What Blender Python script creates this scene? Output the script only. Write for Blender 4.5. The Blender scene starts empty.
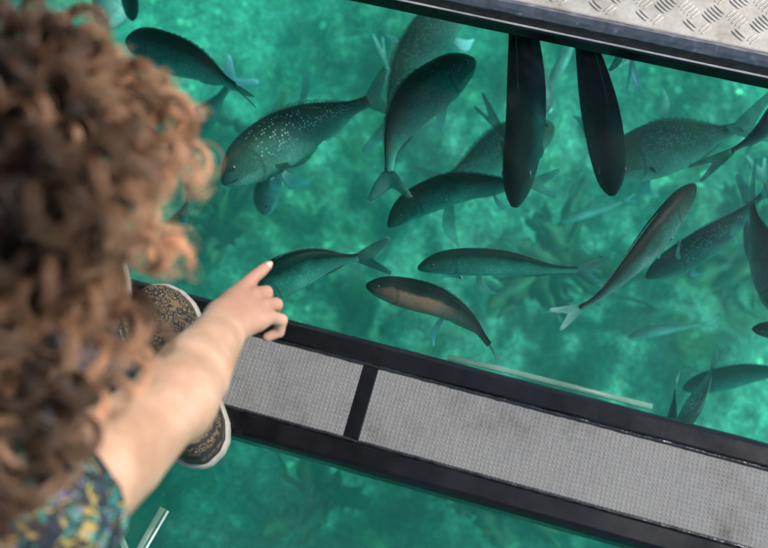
import bpy, bmesh, math, random
import numpy as np
from mathutils import Vector, Matrix, noise as mnoise
random.seed(7); np.random.seed(7)
sc = bpy.context.scene
COL = sc.collection

# ------------------------------------------------------------------ camera
FPX, CX, CY = 900.0, 384.0, 274.0
def _n(v): return v / np.linalg.norm(v)
Xc = _n(np.array([7206.0, -1794.0, 900.0]))
Yc = np.array([742.0, 2527.0, -900.0]); Yc = _n(Yc - Xc * Yc.dot(Xc))
Zc = np.cross(Xc, Yc)
R = np.array([Xc, Yc, Zc])                 # rows: world axes in camera space
CAMH = 1.2 * Zc[2]
CAMP = np.array([0.0, 0.0, CAMH])
CR, CU, CB = R[:, 0], R[:, 1], R[:, 2]     # camera right, up, back in world space
def P(x, y, z):
    """world point at height z seen at photo pixel (x, y)"""
    d = R @ np.array([(x - CX), (CY - y), -FPX])
    t = (z - CAMH) / d[2]
    return CAMP + d * t
def pxm(p):
    """metres per photo pixel at world point p"""
    return float((CAMP - np.asarray(p)).dot(CB)) / FPX
cam = bpy.data.cameras.new('camera'); co = bpy.data.objects.new('camera', cam); COL.objects.link(co)
m4 = Matrix([[R[i, 0], R[i, 1], R[i, 2], CAMP[i]] for i in range(3)] + [[0, 0, 0, 1]])
co.matrix_world = m4
cam.sensor_width = 36; cam.lens = FPX * 36 / 768
cam.clip_start = 0.01; cam.clip_end = 400
cam.dof.use_dof = True; cam.dof.focus_distance = 1.32; cam.dof.aperture_fstop = 4.0; cam.dof.aperture_blades = 0
sc.camera = co
sc.view_settings.view_transform = 'Standard'; sc.view_settings.look = 'None'
sc.view_settings.gamma = 1; sc.view_settings.use_curve_mapping = False
sc.view_settings.exposure = EXPO = 0.42
sc.cycles.max_bounces = 8; sc.cycles.transparent_max_bounces = 24; sc.cycles.volume_bounces = 1
sc.cycles.use_denoising = True
sc.cycles.caustics_reflective = False; sc.cycles.caustics_refractive = False

# ------------------------------------------------------------------ light
SUN_EL, SUN_AZ = 48.0, 28.0                # azimuth: degrees from world +X towards +Y
w = bpy.data.worlds.new('World'); sc.world = w; w.use_nodes = True
nt = w.node_tree; sky = nt.nodes.new('ShaderNodeTexSky'); sky.sky_type = 'NISHITA'; sky.sun_disc = False
sky.sun_elevation = math.radians(SUN_EL); sky.sun_rotation = math.radians(90 - SUN_AZ)
bg = nt.nodes['Background']; bg.inputs[1].default_value = 0.15
nt.links.new(sky.outputs[0], bg.inputs[0])
sl = bpy.data.lights.new('sun', 'SUN'); sl.energy = 3.9; sl.angle = math.radians(12); sl.color = (1, .95, .87)
so = bpy.data.objects.new('sun', sl); COL.objects.link(so); so.location = (1, 1, 4)
el, az = math.radians(SUN_EL), math.radians(SUN_AZ)
sd = Vector((math.cos(el) * math.cos(az), math.cos(el) * math.sin(az), math.sin(el)))
so.rotation_euler = sd.to_track_quat('Z', 'Y').to_euler()

# ------------------------------------------------------------------ helpers
def newmat(name):
    m = bpy.data.materials.new(name); m.use_nodes = True
    return m, m.node_tree, m.node_tree.nodes['Principled BSDF']
def nd(t, typ, **kw):
    n = t.nodes.new(typ)
    for k, v in kw.items():
        if k.startswith('i_'):
            key = k[2:]; key = int(key) if key.isdigit() else key.replace('_', ' ')
            n.inputs[key].default_value = v
        else: setattr(n, k, v)
    return n
def ramp(t, fac, stops, interp='LINEAR'):
    r = t.nodes.new('ShaderNodeValToRGB'); r.color_ramp.interpolation = interp
    e = r.color_ramp.elements
    while len(e) < len(stops): e.new(0.5)
    for q, (p, c) in zip(e, stops):
        q.position = p; q.color = (*c, 1) if len(c) == 3 else c
    if fac is not None: t.links.new(fac, r.inputs[0])
    return r
def mixc(t, fac, a, b, typ='MIX'):
    n = t.nodes.new('ShaderNodeMix'); n.data_type = 'RGBA'; n.blend_type = typ
    for sock, v in ((n.inputs[0], fac), (n.inputs[6], a), (n.inputs[7], b)):
        if isinstance(v, bpy.types.NodeSocket): t.links.new(v, sock)
        else: sock.default_value = v if not isinstance(v, tuple) or len(v) == 4 else (*v, 1)
    return n.outputs[2]
def math_(t, op, a, b=0.0, c=0.0):
    n = t.nodes.new('ShaderNodeMath'); n.operation = op
    for i, v in enumerate((a, b, c)):
        if isinstance(v, bpy.types.NodeSocket): t.links.new(v, n.inputs[i])
        else: n.inputs[i].default_value = v
    return n.outputs[0]
def bump(t, bsdf, h, strength=.3, dist=.001):
    b = t.nodes.new('ShaderNodeBump'); b.inputs['Strength'].default_value = strength; b.inputs['Distance'].default_value = dist
    t.links.new(h, b.inputs['Height']); t.links.new(b.outputs[0], bsdf.inputs['Normal']); return b
def objco(t): return t.nodes.new('ShaderNodeTexCoord').outputs['Object']

def mesh_from(name, V, F, mat, parent=None, smooth=True, uv=None, attr=None, fmat=None, mats=None):
    me = bpy.data.meshes.new(name)
    V = np.asarray(V, dtype=np.float32)
    if isinstance(F, np.ndarray):
        k = F.shape[1]; me.vertices.add(len(V)); me.vertices.foreach_set('co', V.ravel())
        me.loops.add(F.size); me.loops.foreach_set('vertex_index', F.ravel().astype(np.int32))
        me.polygons.add(len(F)); me.polygons.foreach_set('loop_start', np.arange(0, F.size, k, dtype=np.int32))
        me.update(calc_edges=True)
    else:
        me.from_pydata([tuple(map(float, v)) for v in V], [], F)
    me.validate()
    if uv is not None:
        ul = me.uv_layers.new(name='UVMap'); vi = np.empty(len(me.loops), np.int32); me.loops.foreach_get('vertex_index', vi)
        ul.data.foreach_set('uv', np.asarray(uv, np.float32)[vi].ravel())
    if attr is not None:
        for an, av in attr.items():
            a = me.attributes.new(an, 'FLOAT', 'POINT'); a.data.foreach_set('value', np.asarray(av, np.float32))
    for mm in (mats or [mat]): me.materials.append(mm)
    if fmat is not None: me.polygons.foreach_set('material_index', np.asarray(fmat, np.int32))
    me.polygons.foreach_set('use_smooth', [smooth] * len(me.polygons))
    o = bpy.data.objects.new(name, me); COL.objects.link(o)
    if parent is not None: o.parent = parent
    return o
def tag(o, label=None, cat=None, group=None, kind=None):
    for k, v in (('label', label), ('category', cat), ('group', group), ('kind', kind)):
        if v: o[k] = v
    return o
def empty(name, loc, label, cat, group=None):
    o = bpy.data.objects.new(name, None); COL.objects.link(o); o.location = tuple(map(float, loc)); o.empty_display_size = .05
    return tag(o, label, cat, group)
def local(parent, V):
    return np.asarray(V, float) - np.array(parent.location)
def bevbox(bm, x0, x1, y0, y1, z0, z1, bev=0.0, seg=2):
    r = bmesh.ops.create_cube(bm, size=1)
    vs = r['verts']
    for v in vs:
        v.co = Vector(((x0 + x1) / 2 + v.co.x * (x1 - x0), (y0 + y1) / 2 + v.co.y * (y1 - y0), (z0 + z1) / 2 + v.co.z * (z1 - z0)))
    if bev > 0:
        es = {e for v in vs for e in v.link_edges}
        bmesh.ops.bevel(bm, geom=list(es), offset=bev, segments=seg, affect='EDGES', profile=.5)
def bmobj(name, bm, mat, parent=None, smooth=False):
    me = bpy.data.meshes.new(name); bm.to_mesh(me); bm.free(); me.materials.append(mat)
    for p in me.polygons: p.use_smooth = smooth
    o = bpy.data.objects.new(name, me); COL.objects.link(o)
    if parent is not None:
        o.parent = parent; me.transform(Matrix.Translation(-Vector(parent.location)))
    return o
def profile_bar(name, x0, x1, prof, mat, parent, nx=60, jit=0.0, seed=0):
    """extrude a closed (y,z) outline along world X; slight wobble makes the edge hand-worn"""
    rs = np.random.RandomState(seed); prof = np.array(prof, float); n = len(prof)
    V = []; xs = np.linspace(x0, x1, nx)
    for i, x in enumerate(xs):
        for y, z in prof: V.append((x, y + rs.randn() * jit, z + rs.randn() * jit))
    F = [tuple(reversed(range(n))), tuple(range((nx - 1) * n, nx * n))]
    for i in range(nx - 1):
        for j in range(n):
            a, b = i * n + j, i * n + (j + 1) % n
            F.append((a, b, b + n, a + n))
    o = mesh_from(name, local(parent, V) if parent is not None else V, F, mat, parent, smooth=False)
    return o

# ------------------------------------------------------------------ seabed and water
SEA_Z = -2.2
def fbm(x, y, z=0.0, o=4): return mnoise.fractal(Vector((x, y, z)), 1.0, 2.0, o)
def seabed():
    n = 230
    t = np.linspace(-1, 1, n); s = np.sign(t) * (np.abs(t) * 2.4 + np.abs(t) ** 5 * 40)
    V = []
    for yy in s:
        for xx in s:
            h = .30 * fbm(xx * .55, yy * .55, 3.1, 3) + .24 * fbm(xx * 1.9, yy * 1.9, 9.0, 4) + .07 * fbm(xx * 7, yy * 7, 2.0, 3)
            c = mnoise.cell(Vector((xx * 2.2, yy * 2.2, 0)))
            d = mnoise.voronoi(Vector((xx * 2.6, yy * 2.6, 1.0)))[0][0]
            h += .12 * max(0, .45 - d)
            V.append((xx, yy + 1.0, SEA_Z + h))
    V = np.array(V)
    i = np.arange(n - 1); I, J = np.meshgrid(i, i, indexing='ij'); a = (I * n + J).ravel()
    F = np.stack([a, a + 1, a + n + 1, a + n], 1)
    m, nt, b = newmat('seabed_rock')
    oc = objco(nt)
    n1 = nd(nt, 'ShaderNodeTexNoise', i_Scale=1.0, i_Detail=9.0, i_Roughness=.62, i_Distortion=.4); nt.links.new(oc, n1.inputs[0])
    n2 = nd(nt, 'ShaderNodeTexNoise', i_Scale=9.0, i_Detail=6.0, i_Roughness=.7); nt.links.new(oc, n2.inputs[0])
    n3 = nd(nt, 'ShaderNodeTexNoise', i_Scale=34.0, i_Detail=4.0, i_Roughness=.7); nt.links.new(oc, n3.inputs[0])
    r1 = ramp(nt, n1.outputs[0], [(.40, (.045, .065, .035)), (.48, (.20, .25, .17)), (.56, (.60, .64, .54))])
    r2 = ramp(nt, n2.outputs[0], [(.36, (.02, .05, .035)), (.50, (.25, .30, .20)), (.60, (.66, .68, .46)), (.70, (.92, .9, .6))])
    c = mixc(nt, .55, r1.outputs[0], r2.outputs[0])
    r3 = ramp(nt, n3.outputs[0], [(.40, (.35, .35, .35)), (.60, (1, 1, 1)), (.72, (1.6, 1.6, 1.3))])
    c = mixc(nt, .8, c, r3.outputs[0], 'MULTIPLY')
    vs = nd(nt, 'ShaderNodeTexVoronoi', i_Scale=11.0, i_Randomness=1.0); nt.links.new(oc, vs.inputs[0])
    n4 = nd(nt, 'ShaderNodeTexNoise', i_Scale=2.1, i_Detail=3.0); nt.links.new(oc, n4.inputs[0])
    sparkle = math_(nt, 'MULTIPLY', ramp(nt, math_(nt, 'ADD', vs.outputs['Distance'], math_(nt, 'MULTIPLY', n3.outputs[0], .25)), [(.26, (1,) * 3), (.34, (0,) * 3)]).outputs[0], ramp(nt, n4.outputs[0], [(.50, (0,) * 3), (.60, (1,) * 3)]).outputs[0])
    c = mixc(nt, sparkle, c, (.95, .95, .60))  # bright sparkles painted into the colour as clustered yellow-green dots
    od = ramp(nt, n4.outputs[0], [(.36, (.33, .30, .12)), (.45, (.9, .9, .85)), (.60, (1.3, 1.3, 1.2))]); c = mixc(nt, .9, c, od.outputs[0], 'MULTIPLY')
    n5 = nd(nt, 'ShaderNodeTexNoise', i_Scale=1.6, i_Detail=8.0, i_Roughness=.7, i_Distortion=.8); nt.links.new(oc, n5.inputs[0])
    c = mixc(nt, ramp(nt, n5.outputs[0], [(.55, (0,) * 3), (.64, (.62,) * 3)]).outputs[0], c, mixc(nt, r3.outputs[0], (.055, .045, .018), (.23, .19, .07)))
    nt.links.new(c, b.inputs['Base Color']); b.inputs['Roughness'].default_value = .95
    bump(nt, b, n3.outputs[0], .8, .03)
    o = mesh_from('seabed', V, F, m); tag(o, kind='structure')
seabed()
def water():
    bm = bmesh.new(); bevbox(bm, -34, 34, -34, 36, SEA_Z - 1.6, -.062)
    m = bpy.data.materials.new('sea_water'); m.use_nodes = True; nt = m.node_tree
    nt.nodes.remove(nt.nodes['Principled BSDF'])
    a = nd(nt, 'ShaderNodeVolumeAbsorption'); s = nd(nt, 'ShaderNodeVolumeScatter')
    SA = (.46, .011, .044); D = 1.0
    a.inputs['Density'].default_value = D; a.inputs['Color'].default_value = (1 - SA[0], 1 - SA[1], 1 - SA[2], 1)
    s.inputs['Density'].default_value = .16; s.inputs['Color'].default_value = (.42, .95, .86, 1); s.inputs['Anisotropy'].default_value = .25
    ad = nd(nt, 'ShaderNodeAddShader'); nt.links.new(a.outputs[0], ad.inputs[0]); nt.links.new(s.outputs[0], ad.inputs[1])
    nt.links.new(ad.outputs[0], nt.nodes['Material Output'].inputs['Volume'])
    tag(bmobj('water', bm, m), kind='structure')
water()

# ------------------------------------------------------------------ kelp
def kelp(base, blades, hh, label, seed, col=(.10, .075, .03)):
    rs = np.random.RandomState(seed)
    e = empty('kelp', base, label, 'seaweed', 'kelp plants on the seabed')
    m, nt, b = newmat('kelp_blade'); oc = objco(nt)
    n1 = nd(nt, 'ShaderNodeTexNoise', i_Scale=12.0, i_Detail=5.0); nt.links.new(oc, n1.inputs[0])
    r = ramp(nt, n1.outputs[0], [(.35, tuple(c * .6 for c in col)), (.65, tuple(c * 1.7 for c in col))])
    nt.links.new(r.outputs[0], b.inputs['Base Color']); b.inputs['Roughness'].default_value = .6
    VB, FB, VS, FS = [], [], [], []
    for k in range(blades):
        a = rs.rand() * 6.28; L = hh * (.55 + .6 * rs.rand()); w0 = .028 + .03 * rs.rand(); lean = .25 + .75 * rs.rand()
        p = np.array([rs.randn() * .03, rs.randn() * .03, 0.0]); d = np.array([math.cos(a) * lean, math.sin(a) * lean, 1.0]); d /= np.linalg.norm(d)
        side = _n(np.cross(d, [math.sin(a + 1), math.cos(a), .3])); n = 14; b0 = len(VB)
        for i in range(n):
            t = i / (n - 1); w_ = w0 * (math.sin(math.pi * min(1, t * .93 + .06)) ** .6) * (1 + .3 * math.sin(i * 2.3 + k))
            nn = _n(np.cross(d, side))
            for q, off in ((-1, 0), (0, .006), (1, 0), (0, -.006)):
                VB.append(p + side * w_ * q + nn * off)
            p = p + d * L / n; d = _n(d + rs.randn(3) * .16 + np.array([math.cos(a), math.sin(a), -.1]) * .10)
            side = _n(side + rs.randn(3) * .22); side = _n(side - d * side.dot(d))
        for i in range(n - 1):
            for j in range(4):
                u, v = b0 + i * 4 + j, b0 + i * 4 + (j + 1) % 4; FB.append((u, v, v + 4, u + 4))
        FB.append(tuple(b0 + j for j in (3, 2, 1, 0))); FB.append(tuple(b0 + (n - 1) * 4 + j for j in range(4)))
    mesh_from('blade', VB, FB, m, e)
    for i in range(9):
        t = i / 8; r_ = .016 * (1 - .5 * t)
        for j in range(8):
            VS.append((r_ * math.cos(j * .785) + .02 * math.sin(t * 3), r_ * math.sin(j * .785), -.12 + t * hh * .45))
    for i in range(8):
        for j in range(8): FS.append((i * 8 + j, i * 8 + (j + 1) % 8, (i + 1) * 8 + (j + 1) % 8, (i + 1) * 8 + j))
    FS += [tuple(range(7, -1, -1)), tuple(64 + j for j in range(8))]
    mesh_from('stem', VS, FS, m, e)
kz = SEA_Z + .05
for (x, y, nb, hh, lab) in [
    (556, 272, 22, .42, 'large brown kelp clump behind the tail of the fish with a pale back edge'),
    (742, 262, 20, .40, 'olive kelp clump behind the fish at the right edge of the window'),
    (262, 150, 12, .30, 'dim kelp clump behind the spotted fish nearest the curly hair'),
    (214, 236, 14, .32, 'olive kelp clump just above the pointing finger'),
    (470, 505, 14, .35, 'dim kelp clump under the lower window, below the grey tread'),
    (320, 500, 12, .3, 'dim kelp clump under the lower window, nearer the shoe')]:
    kelp(P(x, y, kz), nb, hh, lab, int(x))

# ------------------------------------------------------------------ boat floor
def plastic(name, col, rough, spec=.5, nscale=40, bs=.25):
    m, nt, b = newmat(name); oc = objco(nt)
    n1 = nd(nt, 'ShaderNodeTexNoise', i_Scale=float(nscale), i_Detail=6.0); nt.links.new(oc, n1.inputs[0])
    n2 = nd(nt, 'ShaderNodeTexNoise', i_Scale=6.0, i_Detail=5.0, i_Roughness=.65); nt.links.new(oc, n2.inputs[0])
    r = ramp(nt, n1.outputs[0], [(.3, tuple(c * .7 for c in col)), (.7, tuple(c * 1.4 for c in col))])
    nt.links.new(r.outputs[0], b.inputs['Base Color'])
    rr = nd(nt, 'ShaderNodeMapRange', i_1=.3, i_2=.7, i_3=rough * .7, i_4=min(1, rough * 1.5)); nt.links.new(n2.outputs[0], rr.inputs[0]); nt.links.new(rr.outputs[0], b.inputs['Roughness'])
    b.inputs['Specular IOR Level'].default_value = spec
    bump(nt, b, n1.outputs[0], bs, .0006)
    return m
M_RAIL = plastic('black_frame_plastic', (.005, .005, .006), .24, .30)
M_SEAL = plastic('black_sealant', (.010, .010, .011), .22, .8, 260, 1.0)
M_BROWN = plastic('dark_rubber', (.022, .016, .014), .45, .4, 120, .8)
def steel_edge():
    m, nt, b = newmat('worn_aluminium'); oc = objco(nt)
    n1 = nd(nt, 'ShaderNodeTexNoise', i_Scale=28.0, i_Detail=8.0, i_Roughness=.7); nt.links.new(oc, n1.inputs[0])
    r = ramp(nt, n1.outputs[0], [(.3, (.42, .42, .43)), (.55, (.66, .65, .63)), (.75, (.8, .79, .76))])
    nt.links.new(r.outputs[0], b.inputs['Base Color']); b.inputs['Metallic'].default_value = .55
    r2 = ramp(nt, n1.outputs[0], [(.3, (.42,) * 3), (.7, (.6,) * 3)]); nt.links.new(r2.outputs[0], b.inputs['Roughness'])
    bump(nt, b, n1.outputs[0], .3, .0008)
    return m
M_ALU = steel_edge()
def slate_mat():
    m, nt, b = newmat('grey_edge_paint'); oc = objco(nt)
    n1 = nd(nt, 'ShaderNodeTexNoise', i_Scale=60.0, i_Detail=8.0, i_Roughness=.7); nt.links.new(oc, n1.inputs[0])
    r = ramp(nt, n1.outputs[0], [(.3, (.07, .075, .09)), (.6, (.13, .135, .16)), (.72, (.35, .35, .38))])
    nt.links.new(r.outputs[0], b.inputs['Base Color']); b.inputs['Roughness'].default_value = .45
    return m
M_SLATE = slate_mat()
def tread_mat():
    m, nt, b = newmat('grey_antislip_tread'); oc = objco(nt)
    sep = nd(nt, 'ShaderNodeSeparateXYZ'); nt.links.new(oc, sep.inputs[0])
    K = 2 * math.pi / .0053
    sx = math_(nt, 'SINE', math_(nt, 'MULTIPLY', sep.outputs[0], K)); sy = math_(nt, 'SINE', math_(nt, 'MULTIPLY', sep.outputs[1], K))
    dots = math_(nt, 'MULTIPLY', math_(nt, 'MAXIMUM', sx, 0.0), math_(nt, 'MAXIMUM', sy, 0.0))
    dd = math_(nt, 'POWER', dots, 1.1)
    n1 = nd(nt, 'ShaderNodeTexNoise', i_Scale=7.0, i_Detail=7.0, i_Roughness=.65); nt.links.new(oc, n1.inputs[0])
    n2 = nd(nt, 'ShaderNodeTexNoise', i_Scale=220.0, i_Detail=3.0); nt.links.new(oc, n2.inputs[0])
    wear = ramp(nt, n1.outputs[0], [(.38, (0, 0, 0)), (.64, (1, 1, 1))])
    mps = nd(nt, 'ShaderNodeMapping'); mps.inputs['Scale'].default_value = (90, 7, 1); nt.links.new(oc, mps.inputs[0])
    n3 = nd(nt, 'ShaderNodeTexNoise', i_Scale=6.0, i_Detail=4.0); nt.links.new(mps.outputs[0], n3.inputs[0])
    base = mixc(nt, n2.outputs[0], (.105, .105, .104), (.215, .213, .208))
    hi = mixc(nt, dd, (.135, .134, .131), (.27, .268, .262))
    c = mixc(nt, math_(nt, 'MULTIPLY_ADD', wear.outputs[0], .55, .05), base, hi)
    c = mixc(nt, .5, c, ramp(nt, n3.outputs[0], [(.3, (.72,) * 3), (.7, (1.25,) * 3)]).outputs[0], 'MULTIPLY')
    st = ramp(nt, n1.outputs[0], [(.33, (.36, .33, .29)), (.385, (.74, .73, .71)), (.47, (.95, .95, .94)), (.7, (1.1, 1.1, 1.08))])
    c = mixc(nt, 1.0, c, st.outputs[0], 'MULTIPLY')
    nt.links.new(c, b.inputs['Base Color']); b.inputs['Roughness'].default_value = .62
    hsum = math_(nt, 'ADD', dd, math_(nt, 'MULTIPLY', n2.outputs[0], .25))
    bump(nt, b, hsum, .7, .0009)
    return m
M_TREAD = tread_mat()
def glass_mat():
    m = bpy.data.materials.new('window_glass'); m.use_nodes = True; nt = m.node_tree; nt.nodes.remove(nt.nodes['Principled BSDF'])
    tr = nd(nt, 'ShaderNodeBsdfTransparent'); tr.inputs[0].default_value = (.93, .98, .965, 1)
    gl = nd(nt, 'ShaderNodeBsdfGlossy'); gl.inputs['Roughness'].default_value = .02
    fr = nd(nt, 'ShaderNodeFresnel', i_IOR=1.33); mx = nd(nt, 'ShaderNodeMixShader')
    nt.links.new(math_(nt, 'MULTIPLY', fr.outputs[0], .28), mx.inputs[0]); nt.links.new(tr.outputs[0], mx.inputs[1]); nt.links.new(gl.outputs[0], mx.inputs[2])
    oc = objco(nt); n1 = nd(nt, 'ShaderNodeTexNoise', i_Scale=5.0, i_Detail=6.0, i_Roughness=.6, i_Distortion=1.5); nt.links.new(oc, n1.inputs[0])
    n2 = nd(nt, 'ShaderNodeTexVoronoi', i_Scale=95.0); nt.links.new(oc, n2.inputs[0])
    sm = math_(nt, 'MULTIPLY', ramp(nt, n1.outputs[0], [(.50, (0,) * 3), (.68, (1,) * 3)]).outputs[0], .006)
    sp = math_(nt, 'MULTIPLY', math_(nt, 'LESS_THAN', math_(nt, 'ADD', n2.outputs['Distance'], math_(nt, 'MULTIPLY', n1.outputs[0], .25)), .175), .05)
    df = nd(nt, 'ShaderNodeBsdfDiffuse'); df.inputs[0].default_value = (.75, .8, .8, 1); m2 = nd(nt, 'ShaderNodeMixShader')
    nt.links.new(math_(nt, 'MAXIMUM', sm, sp), m2.inputs[0]); nt.links.new(mx.outputs[0], m2.inputs[1]); nt.links.new(df.outputs[0], m2.inputs[2])
    nt.links.new(m2.outputs[0], nt.nodes['Material Output'].inputs[0])
    return m
M_GLASS = glass_mat()

# outlines measured at height 0 along the beam (world y)
def yat(x, y, z=0.0): return float(P(x, y, z)[1])
Y_L1 = yat(480, 368.7); Y_P1 = yat(480, 395.8); Y_P0 = yat(450, 466.6); Y_L2 = yat(480, 508.3, -.035)
X0, X1 = -1.35, 1.55
beam = empty('floor_beam', (0, (Y_L1 + Y_L2) / 2, 0), 'black floor beam topped with grey anti slip treads between the two glass windows', 'floor beam')
GZ = -.035
def rail(ya, yb, seed):      # ya outer (glass) edge, yb inner
    s = 1 if ya > yb else -1
    prof = [(yb, -.02), (yb, .006), (yb + s * .002, .0085), (ya - s * .0085, .009), (ya - s * .0035, .0065), (ya, -.0005), (ya + s * .0005, GZ + .0002), (yb, GZ + .0002)]
    if s < 0: prof = prof[::-1]
    return profile_bar('frame_rail', X0, X1, prof, M_RAIL, beam, 70, .00018, seed)
rail(Y_L1, Y_P1 + .0035, 1); rail(Y_L2, Y_P0 - .0035, 2)
def seal(y0, y1, seed):
    rs = np.random.RandomState(seed); nx = 420; xs = np.linspace(X0, X1, nx); V = []; F = []
    ym = (y0 + y1) / 2; hw = abs(y1 - y0) / 2 + .0006; n = 7
    for x in xs:
        dz = rs.randn() * .0005; dy = rs.randn() * .0003
        for j in range(n):
            a = math.pi * j / (n - 1); V.append((x, ym + dy - hw * math.cos(a) * (1 + rs.randn() * .06), .0035 + dz + .0032 * math.sin(a)))
    for i in range(nx - 1):
        for j in range(n - 1):
            a = i * n + j; F.append((a, a + n, a + n + 1, a + 1))
        F.append((i * n, i * n + n - 1, (i + 1) * n + n - 1, (i + 1) * n))
    F.append(tuple(range(n))); F.append(tuple((nx - 1) * n + j for j in reversed(range(n))))
    o = mesh_from('sealant', local(beam, V), F, M_SEAL, beam)
seal(Y_P1 + .0035, Y_P1 - .0005, 3); seal(Y_P0 - .0035, Y_P0 + .0005, 4)
XD0 = float(P(353, 402, 0)[0]); XD1 = float(P(368.5, 404, 0)[0])
for i, (a, b_) in enumerate([(X0, XD0 - .62 - .02), (XD0 - .62, XD0), (XD1, XD1 + .78), (XD1 + .80, X1)]):
    bm = bmesh.new(); bevbox(bm, a, b_, Y_P0 + .0005, Y_P1 - .0005, -.02, .004, .0012, 2)
    o = bmobj('tread', bm, M_TREAD, beam)
for (a, b_) in [(XD0, XD1), (XD1 + .78, XD1 + .80), (XD0 - .64, XD0 - .62)]:
    bm = bmesh.new(); bevbox(bm, a + .0004, b_ - .0004, Y_P0 + .001, Y_P1 - .001, -.02, .0043, .0004, 1)
    bmobj('crosspiece', bm, M_RAIL, beam)
bm = bmesh.new(); bevbox(bm, X0 + .01, X1 - .01, Y_P0 + .002, Y_P1 - .002, GZ + .0006, -.0205); bmobj('underside', bm, M_RAIL, beam)

# raised side deck beyond the upper window
DZ = .014
Y_D0 = yat(608, 55, -.035)                 # glass-side edge of the coaming
deck = empty('side_deck', (0.4, Y_D0 + .3, 0), 'raised aluminium checker plate deck with black coaming above the upper window', 'deck')
def strip(name, pts, mat, seed, jit=.0002, nx=90): return profile_bar(name, X0, X1, pts, mat, deck, nx, jit, seed)
ya = Y_D0; ZB = -.0125; yb = ya + .0012; yc = yat(608, 34.5, -.002); yd = yat(608, 20.5, DZ - .002)
strip('gasket', [(ya, GZ + .0002), (yb + .001, GZ + .0002), (yb + .001, ZB - .0014), (yb - .0002, ZB - .001), (ya, ZB - .003)][::-1], M_RAIL, 5, .0001)
strip('bead', [(yb + .0012, GZ + .0002), (yb + .0042, GZ + .0002), (yb + .0042, ZB), (yb + .0027, ZB + .0014), (yb + .0012, ZB)][::-1], M_ALU, 6, .00008)
strip('rubber_strip', [(yb + .0044, GZ + .0002), (yc, GZ + .0002), (yc, -.002), (yb + .0072, ZB + .005), (yb + .0044, ZB + .001)][::-1], M_BROWN, 7, .0004, 260)
strip('edge_trim', [(yc + .0002, GZ + .0002), (yd, GZ + .0002), (yd, DZ - .001), (yd - .004, DZ - .0015), (yc + .004, .006), (yc + .0002, 0)][::-1], M_SLATE, 8, .0003, 200)
def checker():
    ys = yd + .0005; ye = ys + .62; V = []; F = []
    n0 = [(X0, ys), (X1, ys), (X1, ye), (X0, ye)]
    z1, z0 = DZ, DZ - .006
    prof = [(ys, z0), (ys, z1 - .001), (ys + .002, z1), (ye, z1), (ye, z0)]
    for x in (X0, X1):
        for y, z in prof: V.append((x, y, z))
    F += [(0, 1, 2, 3, 4), (9, 8, 7, 6, 5)] + [(j, j + 5, (j + 1) % 5 + 5, (j + 1) % 5) for j in range(5)]
    pitch = .0345; rs = np.random.RandomState(2); nseg = 8
    for iy in range(-1, 13):
        for ix in range(int((X1 - X0) / pitch) + 1):
            cx = X0 + ix * pitch + .01; cy = ys + .012 + iy * pitch * .98
            ang = math.radians(45 + 8) if (ix + iy) % 2 else math.radians(-45 + 8)
            ux, uy = math.cos(ang), math.sin(ang); vx, vy = -uy, ux
            for k in range(-2, 3):
                mx, my = cx + vx * k * .0062, cy + vy * k * .0062; L = .0138 * (1 - .10 * abs(k)); W = .0023
                if my - L < ys + .002 or my + L > ye - .01: continue
                b0 = len(V)
                for r_, hz in ((1.0, -.0002), (.72, .0011), (.30, .0017)):
                    for q in range(nseg):
                        t = q / nseg * 6.2832
                        px, py = math.cos(t) * L * r_ ** .6, math.sin(t) * W * r_
                        V.append((mx + ux * px + vx * py, my + uy * px + vy * py, z1 + hz))
                for rr in range(2):
                    for q in range(nseg):
                        a = b0 + rr * nseg + q; c = b0 + rr * nseg + (q + 1) % nseg; F.append((a, c, c + nseg, a + nseg))
                F.append(tuple(b0 + 2 * nseg + q for q in range(nseg)))
    m, nt, b = newmat('checker_plate'); oc = objco(nt)
    n1 = nd(nt, 'ShaderNodeTexNoise', i_Scale=18.0, i_Detail=9.0, i_Roughness=.7); nt.links.new(oc, n1.inputs[0])
    n2 = nd(nt, 'ShaderNodeTexNoise', i_Scale=160.0, i_Detail=4.0); nt.links.new(oc, n2.inputs[0])
    r = ramp(nt, n1.outputs[0], [(.32, (.29, .26, .22)), (.5, (.42, .385, .335)), (.7, (.52, .49, .44))])
    nt.links.new(r.outputs[0], b.inputs['Base Color']); b.inputs['Metallic'].default_value = .25
    r2 = ramp(nt, n2.outputs[0], [(.3, (.38,) * 3), (.7, (.6,) * 3)]); nt.links.new(r2.outputs[0], b.inputs['Roughness'])
    bump(nt, b, n2.outputs[0], .25, .0005)
    o = mesh_from('checker_plate', local(deck, V), F, m, deck, smooth=False)
    bm = bmesh.new(); bevbox(bm, X0 + .01, X1 - .01, ys + .004, ye - .01, GZ + .001, z0 - .001); bmobj('deck_frame', bm, M_RAIL, deck)
checker()
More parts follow.
